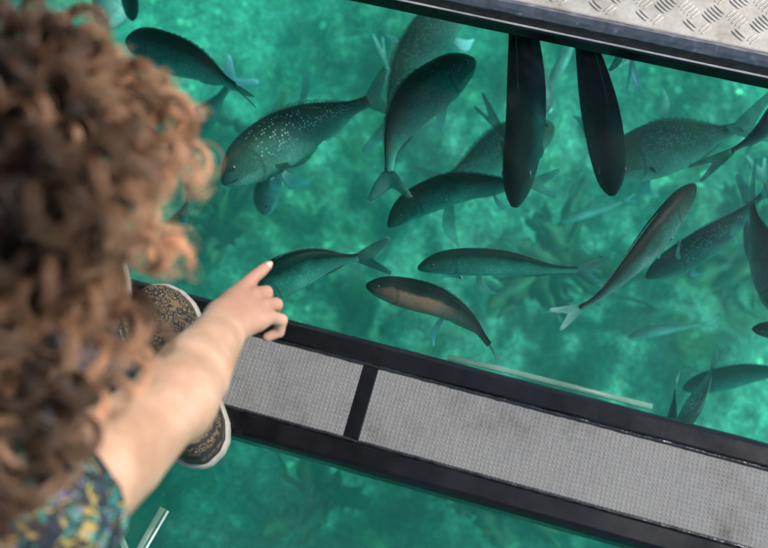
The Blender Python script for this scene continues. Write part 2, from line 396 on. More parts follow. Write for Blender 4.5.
# lower side deck, below the lower window, out of the picture's bottom edge
YB = Y_L2 - .62
def pane(name, x0, x1, y0, y1, lab, grp=None):
    bm = bmesh.new(); bevbox(bm, x0, x1, y0, y1, GZ - .012, GZ, .0008, 1)
    o = bmobj(name, bm, M_GLASS); tag(o, lab, 'glass pane', grp); return o
pane('glass_pane', X0, X1, Y_L1 - .03, Y_D0 + .03, 'long clear glass window above the beam, over most of the fish')
XS = float(P(308, 490, GZ)[0])
pane('glass_pane', X0, XS - .0015, YB, Y_L2 + .03, 'clear glass pane under the shoe heel and bare arm, lower left of the beam')
pane('glass_pane', XS + .0015, X1, YB, Y_L2 + .03, 'clear glass pane below the long grey tread at the bottom middle')
def strip_mat():
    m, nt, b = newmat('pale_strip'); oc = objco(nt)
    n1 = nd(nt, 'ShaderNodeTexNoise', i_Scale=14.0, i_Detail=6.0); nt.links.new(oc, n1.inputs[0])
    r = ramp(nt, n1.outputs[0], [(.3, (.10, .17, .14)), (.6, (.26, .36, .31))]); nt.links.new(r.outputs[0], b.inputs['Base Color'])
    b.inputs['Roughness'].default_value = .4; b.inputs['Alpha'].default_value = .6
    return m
M_STRIP = strip_mat()
def bar_between(name, pts, w_, h_, mat, parent):
    """rounded bar along a polyline of world points"""
    V, F = [], []; n = 8; pts = [np.asarray(p, float) for p in pts]
    for i, p in enumerate(pts):
        d = _n(pts[min(i + 1, len(pts) - 1)] - pts[max(i - 1, 0)]); s = _n(np.cross(d, [0, 0, 1])); u = np.cross(s, d)
        for j in range(n):
            a = 2 * math.pi * (j + .5) / n; c_, s_ = math.cos(a), math.sin(a)
            V.append(p + s * w_ / 2 * np.sign(c_) * abs(c_) ** .5 + u * h_ / 2 * np.sign(s_) * abs(s_) ** .5)
    for i in range(len(pts) - 1):
        for j in range(n): F.append((i * n + j, i * n + (j + 1) % n, (i + 1) * n + (j + 1) % n, (i + 1) * n + j))
    F += [tuple(reversed(range(n))), tuple((len(pts) - 1) * n + j for j in range(n))]
    return mesh_from(name, local(parent, V) if parent is not None else V, F, mat, parent)
zb = -.085  # height of the pale translucent bars just below the glass
e = empty('under_glass_strip', P(560, 390, zb), 'pale strip under the glass along the upper edge of the beam', 'pale strip', 'pale strips under the glass')
bar_between('strip', [P(448, 357.5, zb), P(500, 369, zb), P(560, 384, zb), P(652, 407, zb)], .008, .005, M_STRIP, e)
e = empty('under_glass_strip', P(150, 528, zb), 'wide pale strip under the lower window beside the bare arm', 'pale strip', 'pale strips under the glass')
bar_between('strip', [P(163, 508, zb), P(138, 552, zb), P(118, 585, zb)], .009, .006, M_STRIP, e)
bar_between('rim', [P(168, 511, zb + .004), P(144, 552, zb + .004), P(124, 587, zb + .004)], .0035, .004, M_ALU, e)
e = empty('under_glass_strip', P(122, 540, zb), 'short narrow pale strip under the lower window, nearest the patterned sleeve', 'pale strip', 'pale strips under the glass')
bar_between('strip', [P(110, 524, zb), P(121, 538, zb), P(128, 556, zb)], .009, .006, M_STRIP, e)

# canopy added out of view over the left half, to darken reflections and sky
blocker = empty('sky_blocker', (-2.0, .6, 2.15), 'grey canvas sky canopy stretched on a tube frame above the deck', 'blocker')
m_c, nt_c, b_c = newmat('blocker_canvas'); b_c.inputs['Base Color'].default_value = (.12, .12, .125, 1); b_c.inputs['Roughness'].default_value = .9
bm = bmesh.new(); bevbox(bm, -3.8, -.22, -1.9, 3.6, 2.15, 2.17, .005, 1); bmobj('canvas', bm, m_c, blocker)
for yy in (-1.9, .8, 3.58):
    bar_between('tube', [(-3.8, yy, 2.135), (-2, yy, 2.135), (-.22, yy, 2.135)], .03, .03, M_ALU, blocker)

# ------------------------------------------------------------------ fish
def fish_mat(name, back, flank, belly, spots, patch=None, mott=.5, gloss=.42):
    m, nt, b = newmat(name)
    uv = nt.nodes.new('ShaderNodeUVMap'); uv.uv_map = 'UVMap'
    sep = nd(nt, 'ShaderNodeSeparateXYZ'); nt.links.new(uv.outputs[0], sep.inputs[0])
    u, v = sep.outputs[0], sep.outputs[1]
    oc = objco(nt)
    n1 = nd(nt, 'ShaderNodeTexNoise', i_Scale=38.0, i_Detail=5.0, i_Roughness=.6); nt.links.new(oc, n1.inputs[0])
    vn = math_(nt, 'ADD', v, math_(nt, 'MULTIPLY', math_(nt, 'SUBTRACT', n1.outputs[0], .5), .22))
    r = ramp(nt, vn, [(.08, tuple(c * .55 for c in back)), (.26, back), (.44, flank), (.66, tuple((a + c) / 2 for a, c in zip(flank, belly))), (.86, belly)])
    c = r.outputs[0]
    # scales
    mp = nd(nt, 'ShaderNodeMapping'); mp.inputs['Scale'].default_value = (62, 30, 1); nt.links.new(uv.outputs[0], mp.inputs[0])
    vs = nd(nt, 'ShaderNodeTexVoronoi', i_Scale=1.0, i_Randomness=.7); nt.links.new(mp.outputs[0], vs.inputs[0])
    sc_ = ramp(nt, vs.outputs['Distance'], [(.15, (1.4, 1.4, 1.4)), (.55, (.60, .60, .60))])
    c = mixc(nt, .55, c, sc_.outputs[0], 'MULTIPLY')
    if spots > 0:
        mp2 = nd(nt, 'ShaderNodeMapping'); mp2.inputs['Scale'].default_value = (58, 25, 1); nt.links.new(uv.outputs[0], mp2.inputs[0])
        v2 = nd(nt, 'ShaderNodeTexVoronoi', i_Scale=1.0, i_Randomness=.5); nt.links.new(mp2.outputs[0], v2.inputs[0])
        dot = ramp(nt, math_(nt, 'ADD', v2.outputs['Distance'], math_(nt, 'MULTIPLY', math_(nt, 'SUBTRACT', n1.outputs[0], .5), .5)), [(.16, (1, 1, 1)), (.30, (0, 0, 0))])
        band = math_(nt, 'MULTIPLY', ramp(nt, v, [(.10, (0,) * 3), (.20, (1,) * 3), (.48, (1,) * 3), (.60, (0,) * 3)]).outputs[0],
                     ramp(nt, u, [(.20, (0,) * 3), (.32, (1,) * 3), (.93, (1,) * 3), (.99, (0,) * 3)]).outputs[0])
        pick = ramp(nt, v2.outputs['Color'], [(.18, (0,) * 3), (.30, (1,) * 3)])
        f = math_(nt, 'MULTIPLY', math_(nt, 'MULTIPLY', dot.outputs[0], band), math_(nt, 'MULTIPLY', pick.outputs[0], spots))
        c = mixc(nt, f, c, (.50, .78, .78))
    if patch:
        pb = math_(nt, 'MULTIPLY', ramp(nt, vn, [(.36, (0,) * 3), (.42, (1,) * 3), (.80, (1,) * 3), (.9, (0,) * 3)]).outputs[0],
                   ramp(nt, math_(nt, 'ADD', u, math_(nt, 'MULTIPLY', math_(nt, 'SUBTRACT', n1.outputs[0], .5), .3)), [(.06, (0,) * 3), (.16, (.9,) * 3), (.52, (.9,) * 3), (.72, (0,) * 3)]).outputs[0])
        c = mixc(nt, pb, c, patch)
    # gill cover edge and mouth
    g = math_(nt, 'ABSOLUTE', math_(nt, 'SUBTRACT', math_(nt, 'ADD', u, math_(nt, 'MULTIPLY', math_(nt, 'POWER', math_(nt, 'SUBTRACT', v, .55), 2.0), .5)), .245))
    gr = ramp(nt, g, [(.002, (.62,) * 3), (.018, (1,) * 3)]); gm = math_(nt, 'LESS_THAN', v, .3)
    c = mixc(nt, 1.0, c, mixc(nt, gm, gr.outputs[0], (1, 1, 1)), 'MULTIPLY')
    mo = math_(nt, 'ADD', math_(nt, 'MULTIPLY', math_(nt, 'ABSOLUTE', math_(nt, 'SUBTRACT', v, .60)), 1.0), math_(nt, 'MULTIPLY', math_(nt, 'GREATER_THAN', u, .075), 1.0))
    mr = ramp(nt, mo, [(.010, (.25,) * 3), (.035, (1,) * 3)])
    c = mixc(nt, 1.0, c, mr.outputs[0], 'MULTIPLY')
    n7 = nd(nt, 'ShaderNodeTexNoise', i_Scale=14.0, i_Detail=4.0, i_Roughness=.6); nt.links.new(oc, n7.inputs[0])
    c = mixc(nt, .8, c, ramp(nt, n7.outputs[0], [(.33, (.66,) * 3), (.66, (1.35,) * 3)]).outputs[0], 'MULTIPLY')
    pt = math_(nt, 'MULTIPLY', ramp(nt, u, [(0, (1,) * 3), (.20, (.8,) * 3), (.27, (0,) * 3)]).outputs[0], math_(nt, 'LESS_THAN', v, .62))
    c = mixc(nt, math_(nt, 'MULTIPLY', pt, .55), c, tuple(q * .8 + .006 for q in back))
    nt.links.new(c, b.inputs['Base Color'])
    b.inputs['Roughness'].default_value = gloss; b.inputs['Specular IOR Level'].default_value = .0 if max(back) < .01 else .05 if max(back) < .035 else .11
    bump(nt, b, vs.outputs['Distance'], .35, .0008)
    return m
def fin_mat(name, col, tip, alpha):
    m, nt, b = newmat(name)
    uv = nt.nodes.new('ShaderNodeUVMap'); uv.uv_map = 'UVMap'
    sep = nd(nt, 'ShaderNodeSeparateXYZ'); nt.links.new(uv.outputs[0], sep.inputs[0])
    wv = nd(nt, 'ShaderNodeTexWave', i_Scale=9.0, i_Distortion=.6, i_Detail=2.0); wv.bands_direction = 'Y'; nt.links.new(uv.outputs[0], wv.inputs[0])
    r = ramp(nt, sep.outputs[0], [(.1, col), (.65, tuple((a + c) / 2 for a, c in zip(col, tip))), (.97, tip)])
    c = mixc(nt, .55, r.outputs[0], ramp(nt, wv.outputs[0], [(.2, (.6,) * 3), (.8, (1.2,) * 3)]).outputs[0], 'MULTIPLY')
    nt.links.new(c, b.inputs['Base Color']); b.inputs['Roughness'].default_value = .6; b.inputs['Specular IOR Level'].default_value = .08
    a = math_(nt, 'MULTIPLY_ADD', wv.outputs[0], .25, alpha); nt.links.new(a, b.inputs['Alpha'])
    return m
FM = {  # teal in flanks and bellies paints in light mirrored from the water
 'dark': fish_mat('dark_backed_fish_skin', (.003, .024, .022), (.022, .155, .130), (.12, .40, .34), 0.0),
 'night': fish_mat('black_backed_fish_skin', (.001, .009, .009), (.004, .070, .064), (.05, .18, .16), 0.0),
 'spot': fish_mat('spotted_fish_skin', (.018, .040, .030), (.045, .140, .115), (.15, .36, .31), .95),
 'olive': fish_mat('olive_spotted_fish_skin', (.18, .175, .10), (.30, .34, .22), (.46, .60, .50), 1.0),
 'brown': fish_mat('brown_fish_skin', (.020, .018, .018), (.028, .090, .080), (.20, .32, .29), 0.0),
 'red': fish_mat('red_reflection_fish_skin', (.012, .022, .022), (.04, .06, .05), (.25, .26, .22), 0.0, patch=(.30, .15, .11)),  # reddish patch paints a reflection into the skin colour
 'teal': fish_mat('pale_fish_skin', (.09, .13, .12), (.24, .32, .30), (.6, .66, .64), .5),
}
FIN = {
 'dark': fin_mat('dark_fin', (.010, .032, .030), (.08, .18, .17), .42),
 'grey': fin_mat('grey_fin', (.10, .19, .17), (.42, .62, .60), .30),
 'olive': fin_mat('olive_fin', (.22, .23, .15), (.42, .50, .42), .38),
 'blue': fin_mat('blue_tipped_fin', (.20, .34, .36), (.60, .92, 1.0), .60),
}
def eye_m():
    m, nt, b = newmat('fish_eye'); b.inputs['Base Color'].default_value = (.01, .01, .012, 1); b.inputs['Roughness'].default_value = .12
    m2, nt2, b2 = newmat('fish_eye_ring'); b2.inputs['Base Color'].default_value = (.03, .045, .04, 1); b2.inputs['Roughness'].default_value = .3
    return m, m2
M_EYE, M_RING = eye_m()
HS = ([0, .02, .06, .12, .2, .3, .4, .52, .64, .75, .85, .93, 1.0], [.16, .34, .54, .73, .89, .98, 1.0, .93, .76, .54, .33, .23, .22])
WS = ([0, .02, .06, .12, .2, .3, .4, .52, .64, .75, .85, .93, 1.0], [.22, .48, .70, .87, .97, 1.0, .98, .84, .64, .42, .24, .14, .09])
def catmull(pts, n):
    pts = np.array(pts, float); m = len(pts)
    e = np.vstack([2 * pts[0] - pts[1], pts, 2 * pts[-1] - pts[-2]]); out = []
    for t in np.linspace(0, m - 1 - 1e-9, n * 4):
        i = int(t); f = t - i; p0, p1, p2, p3 = e[i], e[i + 1], e[i + 2], e[i + 3]
        out.append(.5 * (2 * p1 + (p2 - p0) * f + (2 * p0 - 5 * p1 + 4 * p2 - p3) * f * f + (3 * p1 - p0 - 3 * p2 + p3) * f ** 3))
    out = np.array(out); L = np.concatenate([[0], np.cumsum(np.linalg.norm(np.diff(out, axis=0), axis=1))])
    s = np.linspace(0, L[-1], n)
    return np.stack([np.interp(s, L, out[:, k]) for k in range(3)], 1), L[-1]
def sheet(name, rows, th, mat, parent):
    """thin solid fin from a grid of points rows[i][j]; u along i (root->tip), v along j"""
    G = np.array(rows); a, b_ = G.shape[:2]
    du = np.gradient(G, axis=0); dv = np.gradient(G, axis=1); N = np.cross(du, dv); N /= np.linalg.norm(N, axis=2, keepdims=True) + 1e-12
    uu, vv = np.meshgrid(np.linspace(0, 1, a), np.linspace(0, 1, b_), indexing='ij')
    t = th * (1 - .75 * uu)[..., None]
    V = np.concatenate([(G + N * t).reshape(-1, 3), (G - N * t).reshape(-1, 3)]); UV = np.tile(np.stack([uu.ravel(), vv.ravel()], 1), (2, 1))
    F = []; o = a * b_
    for i in range(a - 1):
        for j in range(b_ - 1):
            p = i * b_ + j; F += [(p, p + 1, p + b_ + 1, p + b_), (o + p, o + p + b_, o + p + b_ + 1, o + p + 1)]
    for i in range(a - 1):
        p = i * b_; F.append((p, p + b_, o + p + b_, o + p)); p = i * b_ + b_ - 1; F.append((p, o + p, o + p + b_, p + b_))
    for j in range(b_ - 1):
        F.append((j, o + j, o + j + 1, j + 1)); p = (a - 1) * b_ + j; F.append((p, p + 1, o + p + 1, o + p))
    return mesh_from(name, local(parent, V), F, mat, parent, uv=UV)
def fish(label, kind, pts, z, h, back, phi, wr=.62, tail=.24, tailfin='grey', tailroll=None, fins=(), dz=(0, 0), fan=1.0, eyes=True, name='fish', dorsal=.16, spread=1.0, tw=0.0):
    """pts: head -> tail root in photo pixels at water height z (dz: added at head / tail);
       h: body height seen side on, pixels; back: direction of the back in the picture; phi: 0 = seen from above, 90 = side on"""
    k = len(pts); W = [P(x, y, z + dz[0] * (1 - i / (k - 1)) + dz[1] * i / (k - 1)) for i, (x, y) in enumerate(pts)]
    mid = W[k // 2]; s0 = pxm(mid); H = h * s0 / 2; n = 46
    C, L = catmull(W, n)
    T = np.gradient(C, axis=0); T /= np.linalg.norm(T, axis=1, keepdims=True)
    view = _n(CAMP - mid); S = _n(CR * back[0] + CU * back[1]); ph = math.radians(phi)
    D0 = math.cos(ph) * view + math.sin(ph) * S
    D = np.array([_n(D0 - t * t.dot(D0)) for t in T]); Lt = np.cross(T, D)
    e = empty(name, C[n // 2], label, 'fish', 'fish swimming under the glass')
    m = 28; V = []; UV = []
    hs = np.interp(np.linspace(0, 1, n), *HS); ws = np.interp(np.linspace(0, 1, n), *WS)
    for _ in range(2): hs[1:-1] = (hs[:-2] + 2 * hs[1:-1] + hs[2:]) / 4; ws[1:-1] = (ws[:-2] + 2 * ws[1:-1] + ws[2:]) / 4
    for i in range(n):
        s = i / (n - 1); a = H * hs[i]; b_ = H * wr * ws[i]
        for j in range(m):
            th = 2 * math.pi * j / m; c_, s_ = math.cos(th), math.sin(th)
            up = (1.10 if c_ > 0 else .90)
            nar = 1 - .18 * max(0, c_)
            q = C[i] + D[i] * a * c_ * up + Lt[i] * b_ * nar * np.sign(s_) * abs(s_) ** .9
            if i < 6: q = q - D[i] * H * .10 * (1 - i / 6)
            V.append(q); UV.append((s, min(th, 2 * math.pi - th) / math.pi))
    F = []
    for i in range(n - 1):
        for j in range(m): F.append((i * m + j, (i + 1) * m + j, (i + 1) * m + (j + 1) % m, i * m + (j + 1) % m))
    V.append(C[0] - T[0] * H * .06 - D[0] * H * .10); UV.append((0, .5)); V.append(C[-1] + T[-1] * H * .04); UV.append((1, .5))
    for j in range(m):
        F.append((len(V) - 2, j, (j + 1) % m)); F.append((len(V) - 1, (n - 1) * m + (j + 1) % m, (n - 1) * m + j))
    mesh_from('body', local(e, V), F, FM[kind], e, uv=UV)
    # caudal fin: forked sheet in the plane of tangent and back vector
    tl = L * tail; t0, d0, l0 = T[-1], D[-1], Lt[-1]
    if tailroll is not None:
        a_ = math.radians(tailroll); d0 = _n(d0 * math.cos(a_) + l0 * math.sin(a_)); l0 = np.cross(t0, d0)
    rows = []; na, nb = 9, 13
    for i in range(na):
        r = i / (na - 1); row = []
        for j in range(nb):
            q = -1 + 2 * j / (nb - 1)
            ext = tl * (.50 + .50 * math.sin(math.pi * .5 * abs(q)) ** 1.6 - .10 * max(0, abs(q) - .85) / .15) * (1.0 if q > 0 else .92)
            wdt = H * (.20 + .74 * fan * r ** .9)
            row.append(C[-1] - t0 * H * .05 + t0 * (ext * r) + d0 * wdt * q + l0 * tl * (.10 + tw) * r * r)
        rows.append(row)
    fk = tailfin
    sheet('tail_fin', rows, .0011, FIN[fk], e)
    # dorsal fin with spines, anal fin
    def ridge(nm, sa, sb, sign, hh):
        rr = []; nn = 26
        for i in range(4):
            row = []
            for j in range(nn):
                f = j / (nn - 1); s = (sa + (sb - sa) * f) * (n - 1); i0 = min(int(s), n - 2); q = s - i0
                c = C[i0] * (1 - q) + C[i0 + 1] * q; d = D[i0] * (1 - q) + D[i0 + 1] * q; t = T[i0]
                a = H * np.interp(s / (n - 1), np.linspace(0, 1, n), hs) * (1.10 if sign > 0 else .90)
                env = math.sin(math.pi * min(1, f * 1.02)) ** .5 * (1 - .35 * f); saw = 1 - (.30 if j % 2 else 0) * (i / 3)
                row.append(c + d * sign * (a * .93 + hh * H * env * saw * i / 3) + t * hh * H * .55 * (i / 3))
            rr.append(row)
        sheet(nm, rr, .0009, FIN['dark' if kind in ('dark', 'night', 'red', 'brown') else 'olive' if kind == 'olive' else 'grey'], e)
    if dorsal > 0:
        ridge('dorsal_fin', .27, .86, 1, dorsal * 1.5); ridge('anal_fin', .64, .86, -1, dorsal * 1.3)
    for fn in fins:                       # (root x, y, tip x, y, width px, material, height change at tip)
        x0, y0, x1, y1, wd, mt = fn[:6]; dzt = fn[6] if len(fn) > 6 else -.03
        A = P(x0, y0, z + (fn[7] if len(fn) > 7 else 0)); B = P(x1, y1, z + dzt); ax = B - A; ln = np.linalg.norm(ax); ax /= ln
        sd_ = _n(np.cross(ax, view)); rows = []
        for i in range(8):
            r = i / 7; row = []
            for j in range(6):
                q = -1 + 2 * j / 5; wv = wd * s0 * .5 * (.40 + .80 * math.sin(math.pi * .5 * min(1, r * 1.3))) * (1.02 - r ** 2.4)
                row.append(A + ax * ln * r * (1 - .10 * abs(q)) + sd_ * (wv * q + ln * .04 * math.sin(r * 2.6)) + view * ln * .05 * math.sin(r * 3))
            rows.append(row)
        sheet('pectoral_fin', rows, .0010, FIN[mt], e)
    if eyes:
        i = int(.105 * (n - 1)); re = H * .12
        for sg in (-1, 1):
            c = C[i] + D[i] * H * hs[i] * .30 + Lt[i] * sg * H * wr * ws[i] * .86
            bm = bmesh.new()
            bmesh.ops.create_uvsphere(bm, u_segments=16, v_segments=10, radius=1)
            ax = Lt[i] * sg
            M = Matrix([[T[i][r] * re, D[i][r] * re, ax[r] * re * .45, (c - np.array(e.location))[r]] for r in range(3)] + [[0, 0, 0, 1]])
            for f in bm.faces:
                if f.calc_center_median().z < .80: f.material_index = 1
            bm.transform(M); bmesh.ops.recalc_face_normals(bm, faces=bm.faces)
            me = bpy.data.meshes.new('eye'); bm.to_mesh(me); bm.free(); me.materials.append(M_EYE); me.materials.append(M_RING)
            for p in me.polygons: p.use_smooth = True
            o = bpy.data.objects.new('eye', me); COL.objects.link(o); o.parent = e
    return e

fish('dark slender fish near the top right of the curly hair, with a black blade tail', 'dark', [(127, 38), (160, 52), (198, 66), (235, 87)], -.25, 45, (.6, .8), 48, tailroll=35, tail=.24, tailfin='dark', fan=.55)
fish('pale spotted fish half hidden by the curls, under the black bladed tail', 'spot', [(158, 180), (188, 140), (214, 106), (228, 88)], -.80, 33, (-.8, .5), 75, tail=.25, fan=1.5, tailfin='blue', fins=[(180, 140, 160, 146, 8, 'blue')])
fish('small dark blue fish cut by the top edge, above the slender dark fish', 'dark', [(133, 19), (129, -4), (122, -34), (118, -58)], -.50, 26, (1, .1), 15)
fish('pale blue fish at the top edge above the curly hair', 'teal', [(98, 26), (115, 4), (122, -30), (126, -60)], -.95, 44, (-1, .2), 70)
fish('large spotted fish in the middle left, its snout nearest the curly hair', 'spot', [(222, 181), (262, 155), (312, 126), (368, 102)], -.34, 56, (-.35, 1), 76, tail=.19, tailfin='olive', fan=1.05,
     fins=[(283, 173, 313, 180, 16, 'blue', -.36, 0), (272, 178, 292, 186, 10, 'blue', -.38, 0), (276, 166, 318, 142, 8, 'dark', -.27, .062), (298, 110, 297, 66, 10, 'grey', -.40, -.05)], tw=0)
fish('blue grey fish diving steeply under the belly of the large spotted fish', 'teal', [(263, 214), (267, 196), (275, 176), (284, 160)], -.62, 30, (-1, 0), 45, tail=.15)
fish('pale spotted fish coming out from under the top coaming, behind the dark curved fish', 'olive', [(466, -10), (440, 26), (414, 62), (396, 96), (390, 122)], -.56, 46, (-.9, .4), 72, fins=[(448, 38, 474, 34, 16, 'blue', -.52, 0), (390, 66, 380, 36, 10, 'grey', -.62, 0), (414, 44, 411, 14, 9, 'grey', -.62, 0)])
fish('dark curved blunt headed fish just left of the two long black fish, head up', 'dark', [(473, 58), (446, 80), (415, 106), (394, 140), (389, 172)], -.27, 50, (-.7, .7), 62, tail=.17, tailfin='dark', tailroll=60, tw=.35, fins=[(448, 94, 446, 135, 12, 'blue', -.30, 0)])
fish('left one of the two long black fish hanging straight down from the top coaming', 'night', [(514, 204), (519, 170), (525, 126), (526, 74), (522, 14), (513, -74)], -.17, 66, (-.6, .1), 12, wr=.58, tail=.2, tailfin='dark', fins=[(505, 160, 496, 140, 7, 'dark', -.19, 0), (533, 160, 540, 138, 7, 'dark', -.19, 0)])
fish('right one of the two long black fish hanging down from the top coaming', 'night', [(613, 193), (609, 160), (602, 120), (592, 74), (582, 30), (573, -16)], -.17, 60, (.6, .1), 12, wr=.60, tail=.2, tailfin='dark', fins=[(610, 70, 616, 45, 9, 'dark', -.17, 0), (588, 138, 570, 118, 8, 'blue', -.24, 0)])
fish('mostly hidden fish whose thin dark tail curves out left of the long black fish', 'dark', [(528, 176), (520, 160), (510, 146), (502, 133)], -.60, 30, (-.5, .8), 40, tail=.9, tailfin='dark', tailroll=55, tw=-.2, fan=.6)
fish('faded spotted fish between the two dark ones, its head under the long black fish', 'olive', [(552, 124), (516, 146), (480, 164), (446, 180)], -.66, 50, (-.3, 1), 75, tail=.22, tailfin='olive', fan=1.1)
fish('dark arched fish passing under the long black fish, head to the left', 'dark', [(388, 225), (412, 206), (450, 191), (492, 186), (530, 184)], -.36, 36, (-.1, 1), 60, tail=.20, fins=[(450, 200, 464, 248, 16, 'grey', -.42, 0), (494, 196, 512, 200, 8, 'blue', -.40, 0)])
fish('pale thin fish just right of the left long black fish', 'teal', [(548, 112), (547, 98), (545, 84), (543, 66)], -.9, 12, (1, 0), 60, fins=[(546, 112, 553, 108, 5, 'blue')])
fish('small faint blue fish under the top coaming between the two long black fish', 'teal', [(550, 82), (560, 66), (570, 48), (578, 30)], -1.25, 15, (-1, .4), 30)
fish('big olive spotted fish swimming left behind the right long black fish', 'olive', [(606, 172), (640, 158), (690, 144), (736, 129)], -.50, 56, (-.25, 1), 78, tail=.32, tailfin='olive', tw=-.02,
     fins=[(648, 176, 664, 196, 14, 'blue', -.54, 0), (652, 136, 656, 86, 9, 'grey', -.58, -.05), (650, 168, 678, 158, 7, 'dark', -.42, .06)])
fish('pale fish whose blue tipped tail hangs from the top coaming right of the black fish', 'teal', [(620, -20), (625, 10), (630, 40), (632, 62)], -.60, 22, (1, .1), 55, tail=.42, tailfin='blue', fan=.7)
fish('brown fish cut by the right edge, its thin tail pointing down and left', 'brown', [(812, 84), (780, 112), (758, 134), (732, 151)], -.30, 30, (-.6, .7), 40, tail=.42, tailfin='dark', tailroll=35, fan=.7, fins=[(742, 130, 730, 142, 10, 'blue', -.40, 0), (752, 143, 760, 148, 8, 'blue', -.40, 0)])
fish('long brown fish swimming up to the right, tail tip low on the left', 'brown', [(694, 184), (668, 220), (634, 262), (600, 296), (580, 308)], -.24, 38, (-.7, .6), 38, fan=.7, tail=.17, tailfin='grey', tailroll=30, fins=[(672, 238, 662, 263, 7, 'blue', -.30, 0), (638, 262, 630, 240, 5, 'blue', -.34, 0), (680, 240, 686, 258, 6, 'grey', -.34, 0)])
fish('dark speckled fish crossing behind the long brown fish on the right', 'spot', [(646, 276), (684, 258), (726, 230), (762, 196)], -.50, 34, (-.5, .9), 66, fins=[(694, 266, 712, 269, 8, 'blue', -.55, 0)])
fish('dark fish at the right edge swimming down with its pale tail up', 'brown', [(786, 318), (772, 282), (759, 240), (751, 206)], -.28, 42, (.5, .3), 42, tail=.42, tailfin='grey', fan=.8, fins=[(744, 222, 741, 246, 9, 'blue', -.36, 0)])
fish('dark blunt headed fish low on the right edge, mostly out of view', 'dark', [(753, 328), (776, 331), (806, 336), (836, 338)], -.22, 24, (0, 1), 40)
fish('dark fish with a thin pale line along its back, in the middle of the window', 'dark', [(418, 267), (450, 263), (500, 264), (545, 269), (577, 270)], -.30, 31, (.05, 1), 58, tail=.20, tailfin='grey', fan=1.3, fins=[(462, 278, 440, 284, 8, 'blue', -.34, 0), (478, 273, 500, 292, 10, 'grey', -.36, 0)])
fish('dark fish with a painted reddish reflection right above the beam, its dark tail curling down', 'red', [(367, 284), (396, 292), (436, 303), (470, 322), (489, 345)], -.20, 34, (.3, 1), 66, tail=.16, tailfin='dark', tailroll=60, fins=[(445, 316, 436, 348, 7, 'blue', -.25, 0)])
fish('big dark fish right by the pointing fingertip', 'dark', [(248, 296), (280, 279), (318, 264), (358, 258)], -.20, 48, (-.1, 1), 50, tail=.32, tailfin='dark', fan=1.15)
fish('small faint teal fish deep down above the grey tread on the right', 'teal', [(628, 337), (654, 331), (682, 327), (702, 324)], -1.35, 13, (0, 1), 60)
fish('teal fish low on the right, swimming left above the beam', 'dark', [(683, 388), (712, 382), (748, 375), (792, 370)], -.85, 28, (0, 1), 55)
fish('pale slim fish low on the right with its tail pointing up', 'spot', [(678, 434), (694, 404), (706, 382), (712, 368)], -.62, 24, (1, .5), 50, tail=.34, tailfin='grey', fan=.6, fins=[(704, 418, 712, 412, 6, 'blue', -.62, 0)])
fish('small dark fish seen tail up at the edge of the beam on the right', 'night', [(671, 440), (672, 420), (674, 402), (675, 390)], -.60, 15, (1, 0), 20, tail=.4, tailfin='grey', fan=.5)
fish('teal fish under the dangling curls, tail up to the right', 'dark', [(158, 268), (174, 238), (184, 214), (189, 200)], -.75, 26, (-1, .4), 55, tail=.25, tailfin='dark')

fish('pale fish near the right edge diving head down, its long thin tail pointing up', 'teal', [(757, 268), (753, 244), (749, 224), (746, 208)], -.72, 22, (-1, .1), 50, tail=.85, tailfin='grey', fan=.8)
fish('pale olive fish just showing at the right edge above the dark diving fish', 'olive', [(806, 262), (788, 226), (774, 200), (765, 182)], -.80, 34, (-1, .4), 60, tail=.35, tailfin='grey')
fish('faint pale fish far below, its upright tail left of the fish leaving the top coaming', 'teal', [(404, 106), (397, 90), (391, 76), (387, 66)], -1.0, 16, (-1, .2), 55, tail=.8, tailfin='grey', fan=.8)
fish('faint small fish under the coaming right of the right long black fish', 'teal', [(652, 44), (640, 52), (628, 60), (618, 66)], -1.15, 14, (.2, 1), 60)
fish('very faint blue fish deep below the middle, above the pale lined fish', 'teal', [(560, 222), (584, 214), (606, 208), (622, 202)], -1.65, 11, (0, 1), 60)

